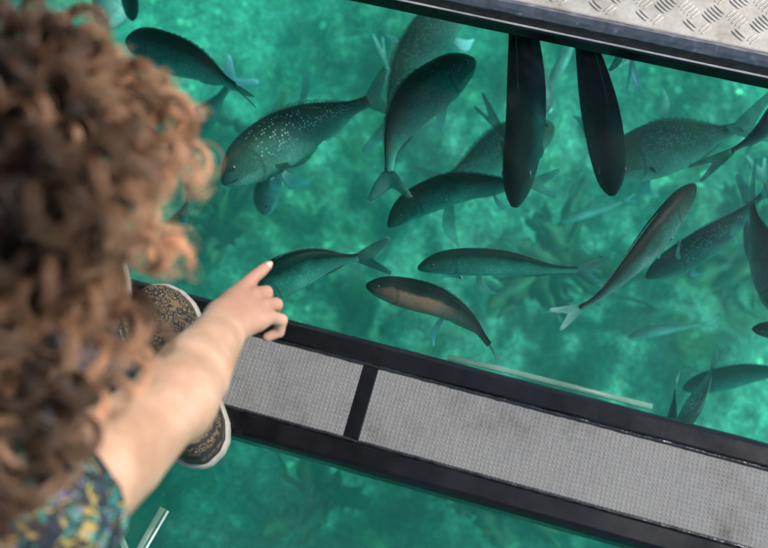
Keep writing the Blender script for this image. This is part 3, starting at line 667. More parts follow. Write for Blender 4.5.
# ------------------------------------------------------------------ the child: smooth implicit surfaces
class Field:
    """rounded cones and ellipsoids blended smoothly, meshed by surface nets on a block grid"""
    def __init__(s): s.pr = []
    def cone(s, a, b, r1, r2, k=.012, off=0.0): s.pr.append(('c', np.asarray(a, float), np.asarray(b, float), r1 + off, r2 + off, k)); return s
    def ell(s, c, M, rad, k=.012, off=0.0): s.pr.append(('e', np.asarray(c, float), np.asarray(M, float), np.asarray(rad, float) + off, 0, k)); return s
    def chain(s, pts, rs, k=.010, off=0.0):
        s.pr.append(('h', [np.asarray(p, float) for p in pts], 0, [r + off for r in rs], 0, k)); return s
    @staticmethod
    def dist(p, X):
        if p[0] == 'h':
            D = None
            for i in range(len(p[1]) - 1):
                d = Field.dist(('c', p[1][i], p[1][i + 1], p[3][i], p[3][i + 1], 0), X)
                if D is None: D = d
                else:
                    h = np.maximum(.0015 - np.abs(D - d), 0) / .0015; D = np.minimum(D, d) - h * h * .0015 * .25
            return D
        if p[0] == 'c':
            _, a, b, r1, r2, _k = p; ab = b - a; L2 = ab.dot(ab)
            t = np.clip(((X - a) @ ab) / L2, 0, 1); d = X - a - t[..., None] * ab
            return np.sqrt((d * d).sum(-1)) - (r1 + (r2 - r1) * t)
        _, c, M, rad, _z, _k = p; q = (X - c) @ M.T
        k0 = np.sqrt(((q / rad) ** 2).sum(-1)); k1 = np.sqrt(((q / rad ** 2) ** 2).sum(-1)) + 1e-9
        return k0 * (k0 - 1) / k1
    def bounds(s, p):
        if p[0] == 'h':
            q = np.array(p[1]); r = max(p[3]) + .02; return q.min(0) - r, q.max(0) + r
        if p[0] == 'c':
            r = max(p[3], p[4]) + .02; return np.minimum(p[1], p[2]) - r, np.maximum(p[1], p[2]) + r
        r = p[3].max() + .02; return p[1] - r, p[1] + r
    def __call__(s, X, pr=None):
        D = None
        for p in (pr if pr is not None else s.pr):
            d = s.dist(p, X)
            if D is None: D = d
            else:
                k = p[5]; h = np.maximum(k - np.abs(D - d), 0) / k; D = np.minimum(D, d) - h * h * k * .25
        return D
def nets(fn, prims_of, lo, hi, vox):
    lo = np.asarray(lo); n = np.ceil((np.asarray(hi) - lo) / vox).astype(int) + 2; B = 20
    G = np.full(n, .05, np.float32)
    for bx in range(0, n[0], B):
        for by in range(0, n[1], B):
            for bz in range(0, n[2], B):
                a = lo + np.array([bx, by, bz]) * vox; b = a + B * vox; pr = prims_of(a, b)
                if not pr: continue
                ex = [min(B, n[0] - bx), min(B, n[1] - by), min(B, n[2] - bz)]
                g = np.stack(np.meshgrid(*[lo[i] + (np.array([bx, by, bz])[i] + np.arange(ex[i])) * vox for i in range(3)], indexing='ij'), -1)
                G[bx:bx + ex[0], by:by + ex[1], bz:bz + ex[2]] = fn(g, pr)
    S = G < 0; c = np.zeros(np.array(G.shape) - 1, np.int8)
    off = [(i, j, k) for i in (0, 1) for j in (0, 1) for k in (0, 1)]
    sl = lambda A, o: A[o[0]:A.shape[0] - 1 + o[0], o[1]:A.shape[1] - 1 + o[1], o[2]:A.shape[2] - 1 + o[2]]
    for o in off: c += sl(S, o)
    act = np.argwhere((c > 0) & (c < 8)); idx = np.full(c.shape, -1, np.int32); idx[tuple(act.T)] = np.arange(len(act))
    vals = {o: G[act[:, 0] + o[0], act[:, 1] + o[1], act[:, 2] + o[2]] for o in off}
    acc = np.zeros((len(act), 3)); cnt = np.zeros(len(act))
    for o in off:
        for ax in range(3):
            if o[ax]: continue
            o2 = tuple(o[i] + (i == ax) for i in range(3)); v0, v1 = vals[o], vals[o2]; cr = (v0 < 0) != (v1 < 0)
            t = np.where(cr, v0 / np.where(cr, v0 - v1, 1), 0); p = np.repeat([o], len(act), 0).astype(float); p[:, ax] += t
            acc += p * cr[:, None]; cnt += cr
    V = lo + (act + acc / cnt[:, None]) * vox
    F = []
    for ax in range(3):
        o2 = [0, 0, 0]; o2[ax] = 1
        A = S[:S.shape[0] - o2[0], :S.shape[1] - o2[1], :S.shape[2] - o2[2]]; Bm = S[o2[0]:, o2[1]:, o2[2]:]
        e = np.argwhere(A != Bm); u, v = [i for i in range(3) if i != ax]
        e = e[(e[:, u] > 0) & (e[:, v] > 0) & (e[:, u] < c.shape[u]) & (e[:, v] < c.shape[v]) & (e[:, ax] < c.shape[ax])]
        def at(du, dv):
            q = e.copy(); q[:, u] -= du; q[:, v] -= dv; return idx[tuple(q.T)]
        q = np.stack([at(1, 1), at(0, 1), at(0, 0), at(1, 0)], 1)
        flip = A[tuple(e.T)] if ax != 1 else ~A[tuple(e.T)]
        q[~flip] = q[~flip][:, ::-1]; F.append(q[(q >= 0).all(1)])
    return V, np.concatenate(F)
def build(name, field, mat, parent, vox, fn=None, attr=None, smooth=2):
    bb = [field.bounds(p) for p in field.pr]; lo = np.min([b[0] for b in bb], 0); hi = np.max([b[1] for b in bb], 0)
    def prims_of(a, b): return [p for p, (l, h) in zip(field.pr, bb) if (l < b).all() and (h > a).all()]
    f = (lambda X, pr: field(X, pr)) if fn is None else fn
    V, F = nets(f, prims_of, lo, hi, vox)
    E = np.concatenate([F[:, [0, 1]], F[:, [1, 2]], F[:, [2, 3]], F[:, [3, 0]]])
    for _ in range(smooth):
        A = np.zeros_like(V); n = np.zeros(len(V)); 
        for a_, b_ in ((0, 1), (1, 0)):
            for k in range(3): A[:, k] += np.bincount(E[:, a_], V[E[:, b_], k], len(V))
            n += np.bincount(E[:, a_], minlength=len(V))
        V = V * .5 + .5 * A / n[:, None]
    return mesh_from(name, local(parent, V), F, mat, parent, attr=attr(V) if attr else None), V

ZG = .012
J = dict(
 wrist=P(227, 322, .212), elbow=P(173, 401, .350), sh=P(52, 508, .500),
 mi=P(242, 289, .190), mm=P(254, 295, .187), mr=P(264, 305, .184), mp=P(270, 317, .182))
child = empty('person', P(165, 380, 0), 'child with long curly brown hair and patterned shirt bending down to point at fish', 'person')
RS = J['sh']; LS = RS + np.array([-.255, .03, .005]); NECK = (RS + LS) / 2 + np.array([.01, .015, .03])
HEAD = P(-14, 226, .575)
fv = _n(np.array([.22, .62, -.72])); rv = _n(np.cross(fv, [0, 0, 1.0])); uv_ = np.cross(rv, fv); HM = np.array([rv, fv, uv_])
def hp(r, f, u): return HEAD + rv * r + fv * f + uv_ * u
PEL = np.array([NECK[0] - .045, NECK[1] - .29, .40])
HR, HL = PEL + np.array([.065, 0, -.01]), PEL + np.array([-.065, 0, -.01])
AR, AL = P(190, 415, .06), P(122, 395, .06); AR = np.array([AR[0] - .015, AR[1] - .01, .075]); AL = np.array([AL[0] - .03, AL[1] - .02, .075])
KR = np.array([AR[0] - .045, AR[1] - .035, .345]); KL = np.array([AL[0] - .045, AL[1] - .02, .345])
LEl = LS + np.array([-.05, .12, -.12]); LW = KL + np.array([-.01, .03, .075])
body = Field()
spine = [PEL, PEL * .5 + NECK * .5 + np.array([0, 0, .03]), NECK + np.array([0, -.03, -.02])]
def torso(F, off=0.0, k=.05):
    F.ell(PEL, np.eye(3), (.105, .085, .08), k, off)
    F.chain([spine[0] + np.array([-.03, 0, 0]), spine[1] + np.array([-.03, 0, 0]), spine[2] + np.array([-.045, 0, 0])], [.07, .068, .06], k, off)
    F.chain([spine[0] + np.array([.03, 0, 0]), spine[1] + np.array([.03, 0, 0]), spine[2] + np.array([.045, 0, 0])], [.07, .068, .06], k, off)
    F.chain([RS + np.array([-.02, 0, 0]), NECK + np.array([0, -.015, -.02]), LS + np.array([.02, 0, 0])], [.036, .04, .036], .03, off)
torso(body)
body.cone(NECK, hp(0, -.02, -.05), .032, .030, .02)
# head
body.ell(hp(0, -.012, .02), HM, (.070, .086, .078), .02)
body.ell(hp(0, .022, -.032), HM, (.054, .056, .060), .03)
body.cone(hp(0, .058, -.070), hp(0, .050, -.075), .018, .018, .02)
body.cone(hp(0, .084, .000), hp(0, .092, -.022), .006, .0095, .008)
body.cone(hp(-.006, .086, -.026), hp(.006, .086, -.026), .0055, .0055, .006)
body.cone(hp(-.014, .074, -.045), hp(.014, .074, -.045), .005, .005, .004)
body.cone(hp(-.011, .073, -.053), hp(.011, .073, -.053), .0055, .0055, .004)
for s in (-1, 1):
    body.ell(hp(.030 * s, .062, .004), HM, (.018, .012, .012), .008)
    body.ell(hp(.073 * s, -.005, -.01), HM, (.006, .015, .024), .004)
# right arm: shoulder, elbow, wrist (two forearm columns give the wrist its flat section)
aw = _n(np.cross(J['wrist'] - J['elbow'], _n(CAMP - J['wrist'])))
up_ = _n(CAMP - J['elbow'])
mid = lambda a, b, t: a * (1 - t) + b * t
body.chain([RS, mid(RS, J['elbow'], .45), J['elbow']], [.043, .0410, .0335], .02)
for s in (-1, 1):
    e0, w0 = J['elbow'] + aw * .004 * s, J['wrist'] + aw * .0085 * s
    body.chain([e0, mid(e0, w0, .30) + aw * .003 * s, mid(e0, w0, .70), w0], [.0310, .0285, .0215, .0165], .018)
mcp = [J['mi'], J['mm'], J['mr'], J['mp']]
ws_ = [J['wrist'] + aw * .010 * q for q in (-1, -.35, .35, 1)]
if np.linalg.norm(ws_[0] - mcp[0]) > np.linalg.norm(ws_[3] - mcp[0]): ws_ = ws_[::-1]
vw = _n(CAMP - J['mm'])
for a_, b_, r_ in zip(ws_, mcp, (.0100, .0100, .0094, .0086)):
    body.cone(b_ + vw * .0044, b_ + vw * .0046, r_ * .74, r_ * .74, .0035); body.cone(mid(a_, b_, .45) + vw * .0095, b_ + vw * .004, .0022, .0035, .006)
    body.cone(a_, mid(a_, b_, .6), .0150, .0125, .010); body.cone(mid(a_, b_, .6), b_, .0112, r_ * .88, .0045)
def finger(pts, rs, k=.0022): body.chain(pts, rs, k)
IDX = [J['mi'], P(252, 279, .181), P(261, 271.5, .173), P(268, 265.5, .168)]
finger(IDX, [.0092, .0076, .0068, .0057])
finger([J['mm'], P(266, 292.5, .168), P(263, 301, .148), P(254, 306, .150)], [.0090, .0080, .0072, .0062])
finger([J['mr'], P(276, 304.5, .166), P(272, 314, .147), P(262, 318, .149)], [.0086, .0078, .0070, .0060])
finger([J['mp'], P(281.5, 320, .167), P(279, 332, .155), P(267, 337.5, .157)], [.0080, .0070, .0064, .0056])
finger([P(226, 309, .200), P(238, 301, .176), P(248, 298, .163), P(258, 296, .157)], [.0120, .0095, .0080, .0066], .008)
# left arm resting on the left knee
body.chain([LS, mid(LS, LEl, .5), LEl, mid(LEl, LW, .5), LW], [.040, .036, .028, .026, .019], .02)
ld = _n(LW - LEl); ls = _n(np.cross(ld, [0, 0, 1.0]))
for q, L_ in zip((-1.5, -.5, .5, 1.5), (.050, .058, .055, .044)):
    a0 = LW + ls * q * .007; a1 = LW + ld * .055 + ls * q * .013
    body.cone(a0, a1, .013, .0085, .008); body.chain([a1, a1 + ld * L_ * .5 + np.array([0, 0, -.004]), a1 + ld * L_ * .85 + np.array([0, 0, -.022])], [.0080, .0068, .0056], .003)
body.chain([LW + ls * .012, LW + ls * .034 + ld * .03, LW + ls * .042 + ld * .058], [.011, .0085, .0068], .008)
# legs
for H_, K_, A_ in ((HR, KR, AR), (HL, KL, AL)):
    body.chain([H_, mid(H_, K_, .5), K_], [.072, .060, .046], .03)
    body.chain([K_, mid(K_, A_, .35), A_], [.044, .043, .028], .02)
    body.cone(A_ + np.array([0, 0, -.01]), A_ + np.array([-.03, .10, -.045]), .026, .020, .02)

def skin_mat():
    m, nt, b = newmat('skin'); oc = objco(nt)
    n1 = nd(nt, 'ShaderNodeTexNoise', i_Scale=22.0, i_Detail=4.0); nt.links.new(oc, n1.inputs[0])
    n2 = nd(nt, 'ShaderNodeTexNoise', i_Scale=420.0, i_Detail=3.0); nt.links.new(oc, n2.inputs[0])
    r = ramp(nt, n1.outputs[0], [(.32, (.40, .215, .135)), (.55, (.53, .305, .205)), (.72, (.62, .385, .275))])
    at = nd(nt, 'ShaderNodeAttribute', attribute_name='flush_and_shade')
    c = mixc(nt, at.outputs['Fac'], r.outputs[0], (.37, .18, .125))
    nt.links.new(c, b.inputs['Base Color']); b.inputs['Roughness'].default_value = .5
    b.inputs['Subsurface Weight'].default_value = .25; b.inputs['Subsurface Radius'].default_value = (1, .3, .15); b.inputs['Subsurface Scale'].default_value = .006
    vk = nd(nt, 'ShaderNodeTexVoronoi', i_Scale=260.0); vk.feature = 'DISTANCE_TO_EDGE'; nt.links.new(oc, vk.inputs[0])
    ck = nd(nt, 'ShaderNodeAttribute', attribute_name='crease')
    hh = math_(nt, 'ADD', math_(nt, 'MULTIPLY', n2.outputs[0], .3), math_(nt, 'SUBTRACT', math_(nt, 'MULTIPLY', math_(nt, 'MINIMUM', vk.outputs['Distance'], .2), 1.2), math_(nt, 'MULTIPLY', ck.outputs['Fac'], 1.6)))
    bump(nt, b, hh, .5, .0007)
    return m
def flush_and_shade(V):
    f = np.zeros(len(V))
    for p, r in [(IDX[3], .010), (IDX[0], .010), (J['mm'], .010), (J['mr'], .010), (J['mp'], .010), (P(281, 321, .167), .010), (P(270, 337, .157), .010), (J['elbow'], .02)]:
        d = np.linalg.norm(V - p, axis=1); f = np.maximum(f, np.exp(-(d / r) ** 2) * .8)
    f = np.maximum(f, .90 * np.clip(1.35 - np.linalg.norm(V - mid(J['wrist'], J['mm'], .8), axis=1) / .055, 0, 1))  # shade on the whole hand painted in as a darker, ruddier tone
    cr = np.zeros(len(V))
    for a, b_, offs in ((IDX[0], IDX[1], (-.0005, .0012)), (IDX[1], IDX[2], (-.0022, -.0004, .0014)), (IDX[2], IDX[3], (-.001, .0006)), (J['elbow'], J['wrist'], (-.006, .004)), (J['wrist'], J['mm'], (-.004, .0))):
        d = _n(b_ - a); big = np.linalg.norm(a - J['elbow']) < .01 or np.linalg.norm(a - J['wrist']) < .01
        for o in offs:
            t = (V - a) @ d - o; near = np.linalg.norm(V - a, axis=1) < (.036 if big else .011)
            cr = np.maximum(cr, np.exp(-(t / (.0014 if big else .0006)) ** 2) * near * (.25 if big else 1))
    return {'flush_and_shade': f, 'crease': cr}
M_SKIN = skin_mat()
BODY, BV = build('body', body, M_SKIN, child, .0023, attr=flush_and_shade, smooth=1)
# finger nail on the pointing finger
def nail():
    a, b_ = IDX[2], IDX[3]; d = _n(b_ - a); v = _n(CAMP - b_); v = _n(v - d * v.dot(d)); s = np.cross(d, v); rows = []
    for i in range(7):
        t = i / 6; row = []
        for j in range(7):
            q = -1 + j / 3; w_ = .0038 * (1 - .35 * t ** 4); c_ = b_ - d * (.0045 - .0095 * t)
            row.append(c_ + s * w_ * q + v * (.0062 - .0022 * q * q - .0022 * t * t))
        rows.append(row)
    m, nt, bb = newmat('nail'); bb.inputs['Base Color'].default_value = (.68, .42, .36, 1); bb.inputs['Roughness'].default_value = .25
    o = sheet('fingernail', rows, .0004, m, child)
nail()
m_, _, b_ = newmat('eye_white'); b_.inputs['Base Color'].default_value = (.75, .72, .68, 1); b_.inputs['Roughness'].default_value = .15
mi_, _, b2_ = newmat('iris'); b2_.inputs['Base Color'].default_value = (.06, .03, .015, 1); b2_.inputs['Roughness'].default_value = .1
for s in (-1, 1):
    bm = bmesh.new(); bmesh.ops.create_uvsphere(bm, u_segments=20, v_segments=12, radius=.0115)
    for f in bm.faces:
        if f.calc_center_median().z > .0098: f.material_index = 1
    c = hp(.030 * s, .0655, .004) - np.array(child.location)
    bm.transform(Matrix([[rv[r], uv_[r], fv[r], c[r]] for r in range(3)] + [[0, 0, 0, 1]])); bmesh.ops.recalc_face_normals(bm, faces=bm.faces)
    o = bmobj('eye', bm, m_, None, True); o.data.materials.append(mi_); o.parent = child

# shirt: a shell round the torso and upper arms
shirt = Field(); torso(shirt, .006, .05)
CU_R = mid(RS, J['elbow'], .08)
shirt.chain([RS, CU_R], [.047, .0465], .03)
CU_L = mid(LS, LEl, .55); shirt.chain([LS, CU_L], [.050, .048], .03)
HEMP = PEL + np.array([0, .02, 0])
def shirt_fn(X, pr):
    f = FN = _noise_field(X)
    D = shirt(X, pr) - .003 + f
    inner = shirt(X, pr) + .0015 + f
    D = np.maximum(D, -inner)
    for c_, e_, base in ((CU_R, _n(J['elbow'] - RS), RS), (CU_L, _n(LEl - LS), LS)):
        pl = (X - c_) @ e_ + .002 * np.sin(X[..., 2] * 90); near = np.linalg.norm(X - c_, axis=-1) < .085
        D = np.where(near, np.maximum(D, pl), D)
    nk = np.linalg.norm(X - (NECK + (HEAD - NECK) * .10 + np.array([0, 0, .012])), axis=-1) - .052
    D = np.maximum(D, -nk)
    return D
def _noise_field(X):
    return .0018 * np.sin(X[..., 0] * 95 + 2 * np.sin(X[..., 1] * 40)) * np.sin(X[..., 1] * 60 + X[..., 2] * 80) + .0012 * np.sin(X[..., 2] * 150 + X[..., 0] * 60)
def shirt_mat():
    m, nt, b = newmat('patterned_shirt'); oc = objco(nt)
    wn = nd(nt, 'ShaderNodeTexNoise', i_Scale=40.0, i_Detail=2.0); nt.links.new(oc, wn.inputs[0])
    wp = nd(nt, 'ShaderNodeMix'); wp.data_type = 'RGBA'; wp.blend_type = 'ADD'; wp.inputs[0].default_value = .05; nt.links.new(oc, wp.inputs[6]); nt.links.new(wn.outputs[1], wp.inputs[7]); w_ = wp.outputs[2]
    def ns(scale, seed, lo, hi, dist=1.2):
        mp = nd(nt, 'ShaderNodeMapping'); mp.inputs['Location'].default_value = (seed, seed * .7, seed * 1.3); nt.links.new(w_, mp.inputs[0])
        n = nd(nt, 'ShaderNodeTexNoise', i_Scale=float(scale), i_Detail=1.5, i_Distortion=dist); nt.links.new(mp.outputs[0], n.inputs[0])
        return ramp(nt, n.outputs[0], [(lo, (0,) * 3), (hi, (1,) * 3)]).outputs[0]
    c = mixc(nt, ns(62, 3, .57, .59), (.010, .012, .022), (.012, .15, .12))
    c = mixc(nt, ns(80, 9, .64, .66), c, (.12, .32, .26))
    c = mixc(nt, ns(68, 17, .60, .62), c, (.36, .25, .06))
    c = mixc(nt, ns(84, 25, .67, .69), c, (.20, .20, .40))
    c = mixc(nt, ns(74, 31, .56, .58), c, (.008, .010, .015))
    nt.links.new(c, b.inputs['Base Color']); b.inputs['Roughness'].default_value = .8
    n = nd(nt, 'ShaderNodeTexNoise', i_Scale=700.0); nt.links.new(oc, n.inputs[0]); bump(nt, b, n.outputs[0], .3, .0004)
    return m
build('shirt', shirt, shirt_mat(), child, .0030, fn=shirt_fn, smooth=2)
# trousers
tro = Field(); tro.ell(PEL + np.array([0, 0, -.01]), np.eye(3), (.114, .095, .088), .04)
for H_, K_, A_ in ((HR, KR, AR), (HL, KL, AL)):
    tro.chain([H_, mid(H_, K_, .5), K_], [.079, .068, .055], .03)
    tro.chain([K_, mid(K_, A_, .5), A_ + (K_ - A_) * .22], [.052, .050, .036], .02)
m_tr, nt_, bt_ = newmat('dark_trousers'); oc_ = objco(nt_)
n_ = nd(nt_, 'ShaderNodeTexNoise', i_Scale=60.0, i_Detail=6.0); nt_.links.new(oc_, n_.inputs[0])
nt_.links.new(ramp(nt_, n_.outputs[0], [(.3, (.012, .013, .02)), (.7, (.03, .032, .045))]).outputs[0], bt_.inputs['Base Color']); bt_.inputs['Roughness'].default_value = .85
build('trousers', tro, m_tr, child, .0050, smooth=3)

# shoes: leopard slip ons with a thick white sole
def shoe_mats(ank):
    m, nt, b = newmat('leopard_canvas'); oc = objco(nt)
    vo = nd(nt, 'ShaderNodeTexVoronoi', i_Scale=160.0, i_Randomness=1.0); nt.links.new(oc, vo.inputs[0])
    n1 = nd(nt, 'ShaderNodeTexNoise', i_Scale=75.0, i_Detail=3.0); nt.links.new(oc, n1.inputs[0])
    leo = ramp(nt, math_(nt, 'ADD', vo.outputs[0], math_(nt, 'MULTIPLY', n1.outputs[0], .5)), [(.50, (.008, .007, .007)), (.56, (.20, .13, .055)), (.64, (.26, .17, .075)), (.69, (.008, .007, .007)), (.92, (.008, .007, .007)), (.97, (.16, .10, .045))])
    vm = nd(nt, 'ShaderNodeVectorMath', operation='SUBTRACT'); nt.links.new(oc, vm.inputs[0]); vm.inputs[1].default_value = tuple(ank)
    sp = nd(nt, 'ShaderNodeSeparateXYZ'); nt.links.new(vm.outputs[0], sp.inputs[0])
    r2 = math_(nt, 'SQRT', math_(nt, 'ADD', math_(nt, 'MULTIPLY', sp.outputs[0], sp.outputs[0]), math_(nt, 'MULTIPLY', sp.outputs[1], sp.outputs[1])))
    h = sp.outputs[2]
    at = nd(nt, 'ShaderNodeAttribute', attribute_name='band')
    bands = ramp(nt, at.outputs['Fac'], [(0, (0,) * 3), (.34, (0,) * 3), (.35, (1,) * 3), (.43, (1,) * 3), (.44, (0,) * 3), (.52, (0,) * 3), (.53, (1,) * 3), (.72, (1,) * 3), (.73, (0,) * 3), (.82, (0,) * 3), (.83, (1,) * 3), (.90, (1,) * 3), (.91, (0,) * 3)])
    heel = nd(nt, 'ShaderNodeAttribute', attribute_name='heel')
    fac = math_(nt, 'MAXIMUM', math_(nt, 'MULTIPLY', bands.outputs[0], heel.outputs['Fac']), math_(nt, 'SUBTRACT', 1.0, heel.outputs['Fac']))
    c = mixc(nt, math_(nt, 'MULTIPLY', fac, .72), (.010, .009, .010), leo.outputs[0])
    nt.links.new(c, b.inputs['Base Color']); b.inputs['Roughness'].default_value = .75; bump(nt, b, n1.outputs[0], .4, .001)
    m2, nt2, b2 = newmat('white_rubber_sole'); oc = objco(nt2)
    n = nd(nt2, 'ShaderNodeTexNoise', i_Scale=45.0, i_Detail=6.0, i_Roughness=.7); nt2.links.new(oc, n.inputs[0])
    nt2.links.new(ramp(nt2, n.outputs[0], [(.3, (.20, .19, .155)), (.6, (.32, .30, .26))]).outputs[0], b2.inputs['Base Color']); b2.inputs['Roughness'].default_value = .55
    return m, m2
def shoe(toe, heel, outer, ank, label):
    toe, heel = np.array(toe, float), np.array(heel, float); toe[2] = heel[2] = 0
    L = np.linalg.norm(toe - heel); ax = (toe - heel) / L; sd_ = np.array([ax[1], -ax[0], 0])      # right-hand side
    Z0 = .0095
    ss = [0, .03, .08, .16, .28, .42, .56, .70, .82, .91, .97, 1.0]
    wo = [.004, .020, .030, .036, .036, .037, .041, .045, .043, .034, .021, .004]   # outer half width
    wi = [.004, .020, .030, .035, .034, .032, .035, .040, .041, .035, .023, .004]
    ht = [.030, .048, .058, .064, .068, .066, .058, .046, .037, .031, .026, .014]
    sN = np.concatenate([np.linspace(0, .1, 10)[:-1], np.linspace(.1, .9, 24)[:-1], np.linspace(.9, 1, 10)])
    WO, WI, HT = [np.interp(sN, ss, q) for q in (wo, wi, ht)]
    sc_ = L / .24
    def ring(s, q, wO, wI, grow=0.0):
        return
    V, F, band, hl = [], [], [], []; m = 24; n = len(sN)
    for i, s in enumerate(sN):
        for j in range(m + 1):
            a = math.pi * j / m; cx = math.cos(a); w_ = (WO[i] if cx > 0 else WI[i]) - .0025
            zz = Z0 + .016 + HT[i] * math.sin(a) ** .75 * .9
            V.append(heel + ax * s * L * .985 + ax * L * .0075 + sd_ * cx * max(w_ + .0012, .0005) * outer * (1 - .15 * math.sin(a)) + np.array([0, 0, zz]))
            band.append(1 - math.sin(a) * min(1, (s + .02) / .16) if s < .3 else 1 - math.sin(a)); hl.append(np.clip((.50 - s) / .06, 0, 1))
    for i in range(n - 1):
        for j in range(m): q = i * (m + 1) + j; F.append((q, q + 1, q + m + 2, q + m + 1))
        F.append((i * (m + 1), (i + 1) * (m + 1), (i + 1) * (m + 1) + m, i * (m + 1) + m))
    F.append(tuple(reversed(range(m + 1)))); F.append(tuple((n - 1) * (m + 1) + j for j in range(m + 1)))
    loc = np.array(child.location)
    M1, M2 = shoe_mats(np.array(ank) - loc)
    up = mesh_from('shoe', local(child, V), F, M1, child, attr={'band': band, 'heel': hl})
    bm = bmesh.new(); bm.from_mesh(up.data); bmesh.ops.recalc_face_normals(bm, faces=bm.faces); bm.to_mesh(up.data); bm.free()
    # sole: outline ring extruded with a rounded edge
    out = [(s, w_) for s, w_ in zip(sN, WO)] + [(s, -w_) for s, w_ in zip(sN[::-1], WI[::-1])]
    prof = [(-.004, 0), (0, .003), (.0015, .012), (.0005, .021), (-.0025, .0235), (-.006, .0235)]
    V, F = [], []; k = len(out)
    for g, z in prof:
        for s, w_ in out: V.append(heel + ax * (L * .5 + (s - .5) * (L + 2 * g)) + sd_ * outer * (w_ + np.sign(w_) * g) + np.array([0, 0, Z0 + z]))
    for p in range(len(prof) - 1):
        for j in range(k): F.append((p * k + j, p * k + (j + 1) % k, (p + 1) * k + (j + 1) % k, (p + 1) * k + j))
    F.append(tuple(reversed(range(k)))); F.append(tuple((len(prof) - 1) * k + j for j in range(k)))
    so_ = mesh_from('sole', np.array(V) - loc, F, M2, up)
    bm = bmesh.new(); bm.from_mesh(so_.data); bmesh.ops.recalc_face_normals(bm, faces=bm.faces); bm.to_mesh(so_.data); bm.free()
shoe(P(151, 287, .025), P(208, 466, .025), 1.1, AR, None)
shoe(P(86, 236, .025), P(130, 410, .025), -1, AL, None)

# bench edge the child sits on (just outside the lower left corner)
bench = empty('bench', (PEL[0] - .1, PEL[1] - .1, 0), 'white moulded bench the child perches on at the lower left', 'bench')
m_b = plastic('white_gelcoat', (.55, .55, .53), .3, .5, 8, .05)
bm = bmesh.new(); bevbox(bm, PEL[0] - .75, PEL[0] + .14, PEL[1] - .40, PEL[1] + .055, .285, .315, .012, 3); bmobj('seat', bm, m_b, bench)
bm = bmesh.new(); bevbox(bm, PEL[0] - .73, PEL[0] + .12, PEL[1] - .39, PEL[1] + .0, -.03, .284, .01, 2); bmobj('bench_box', bm, m_b, bench)

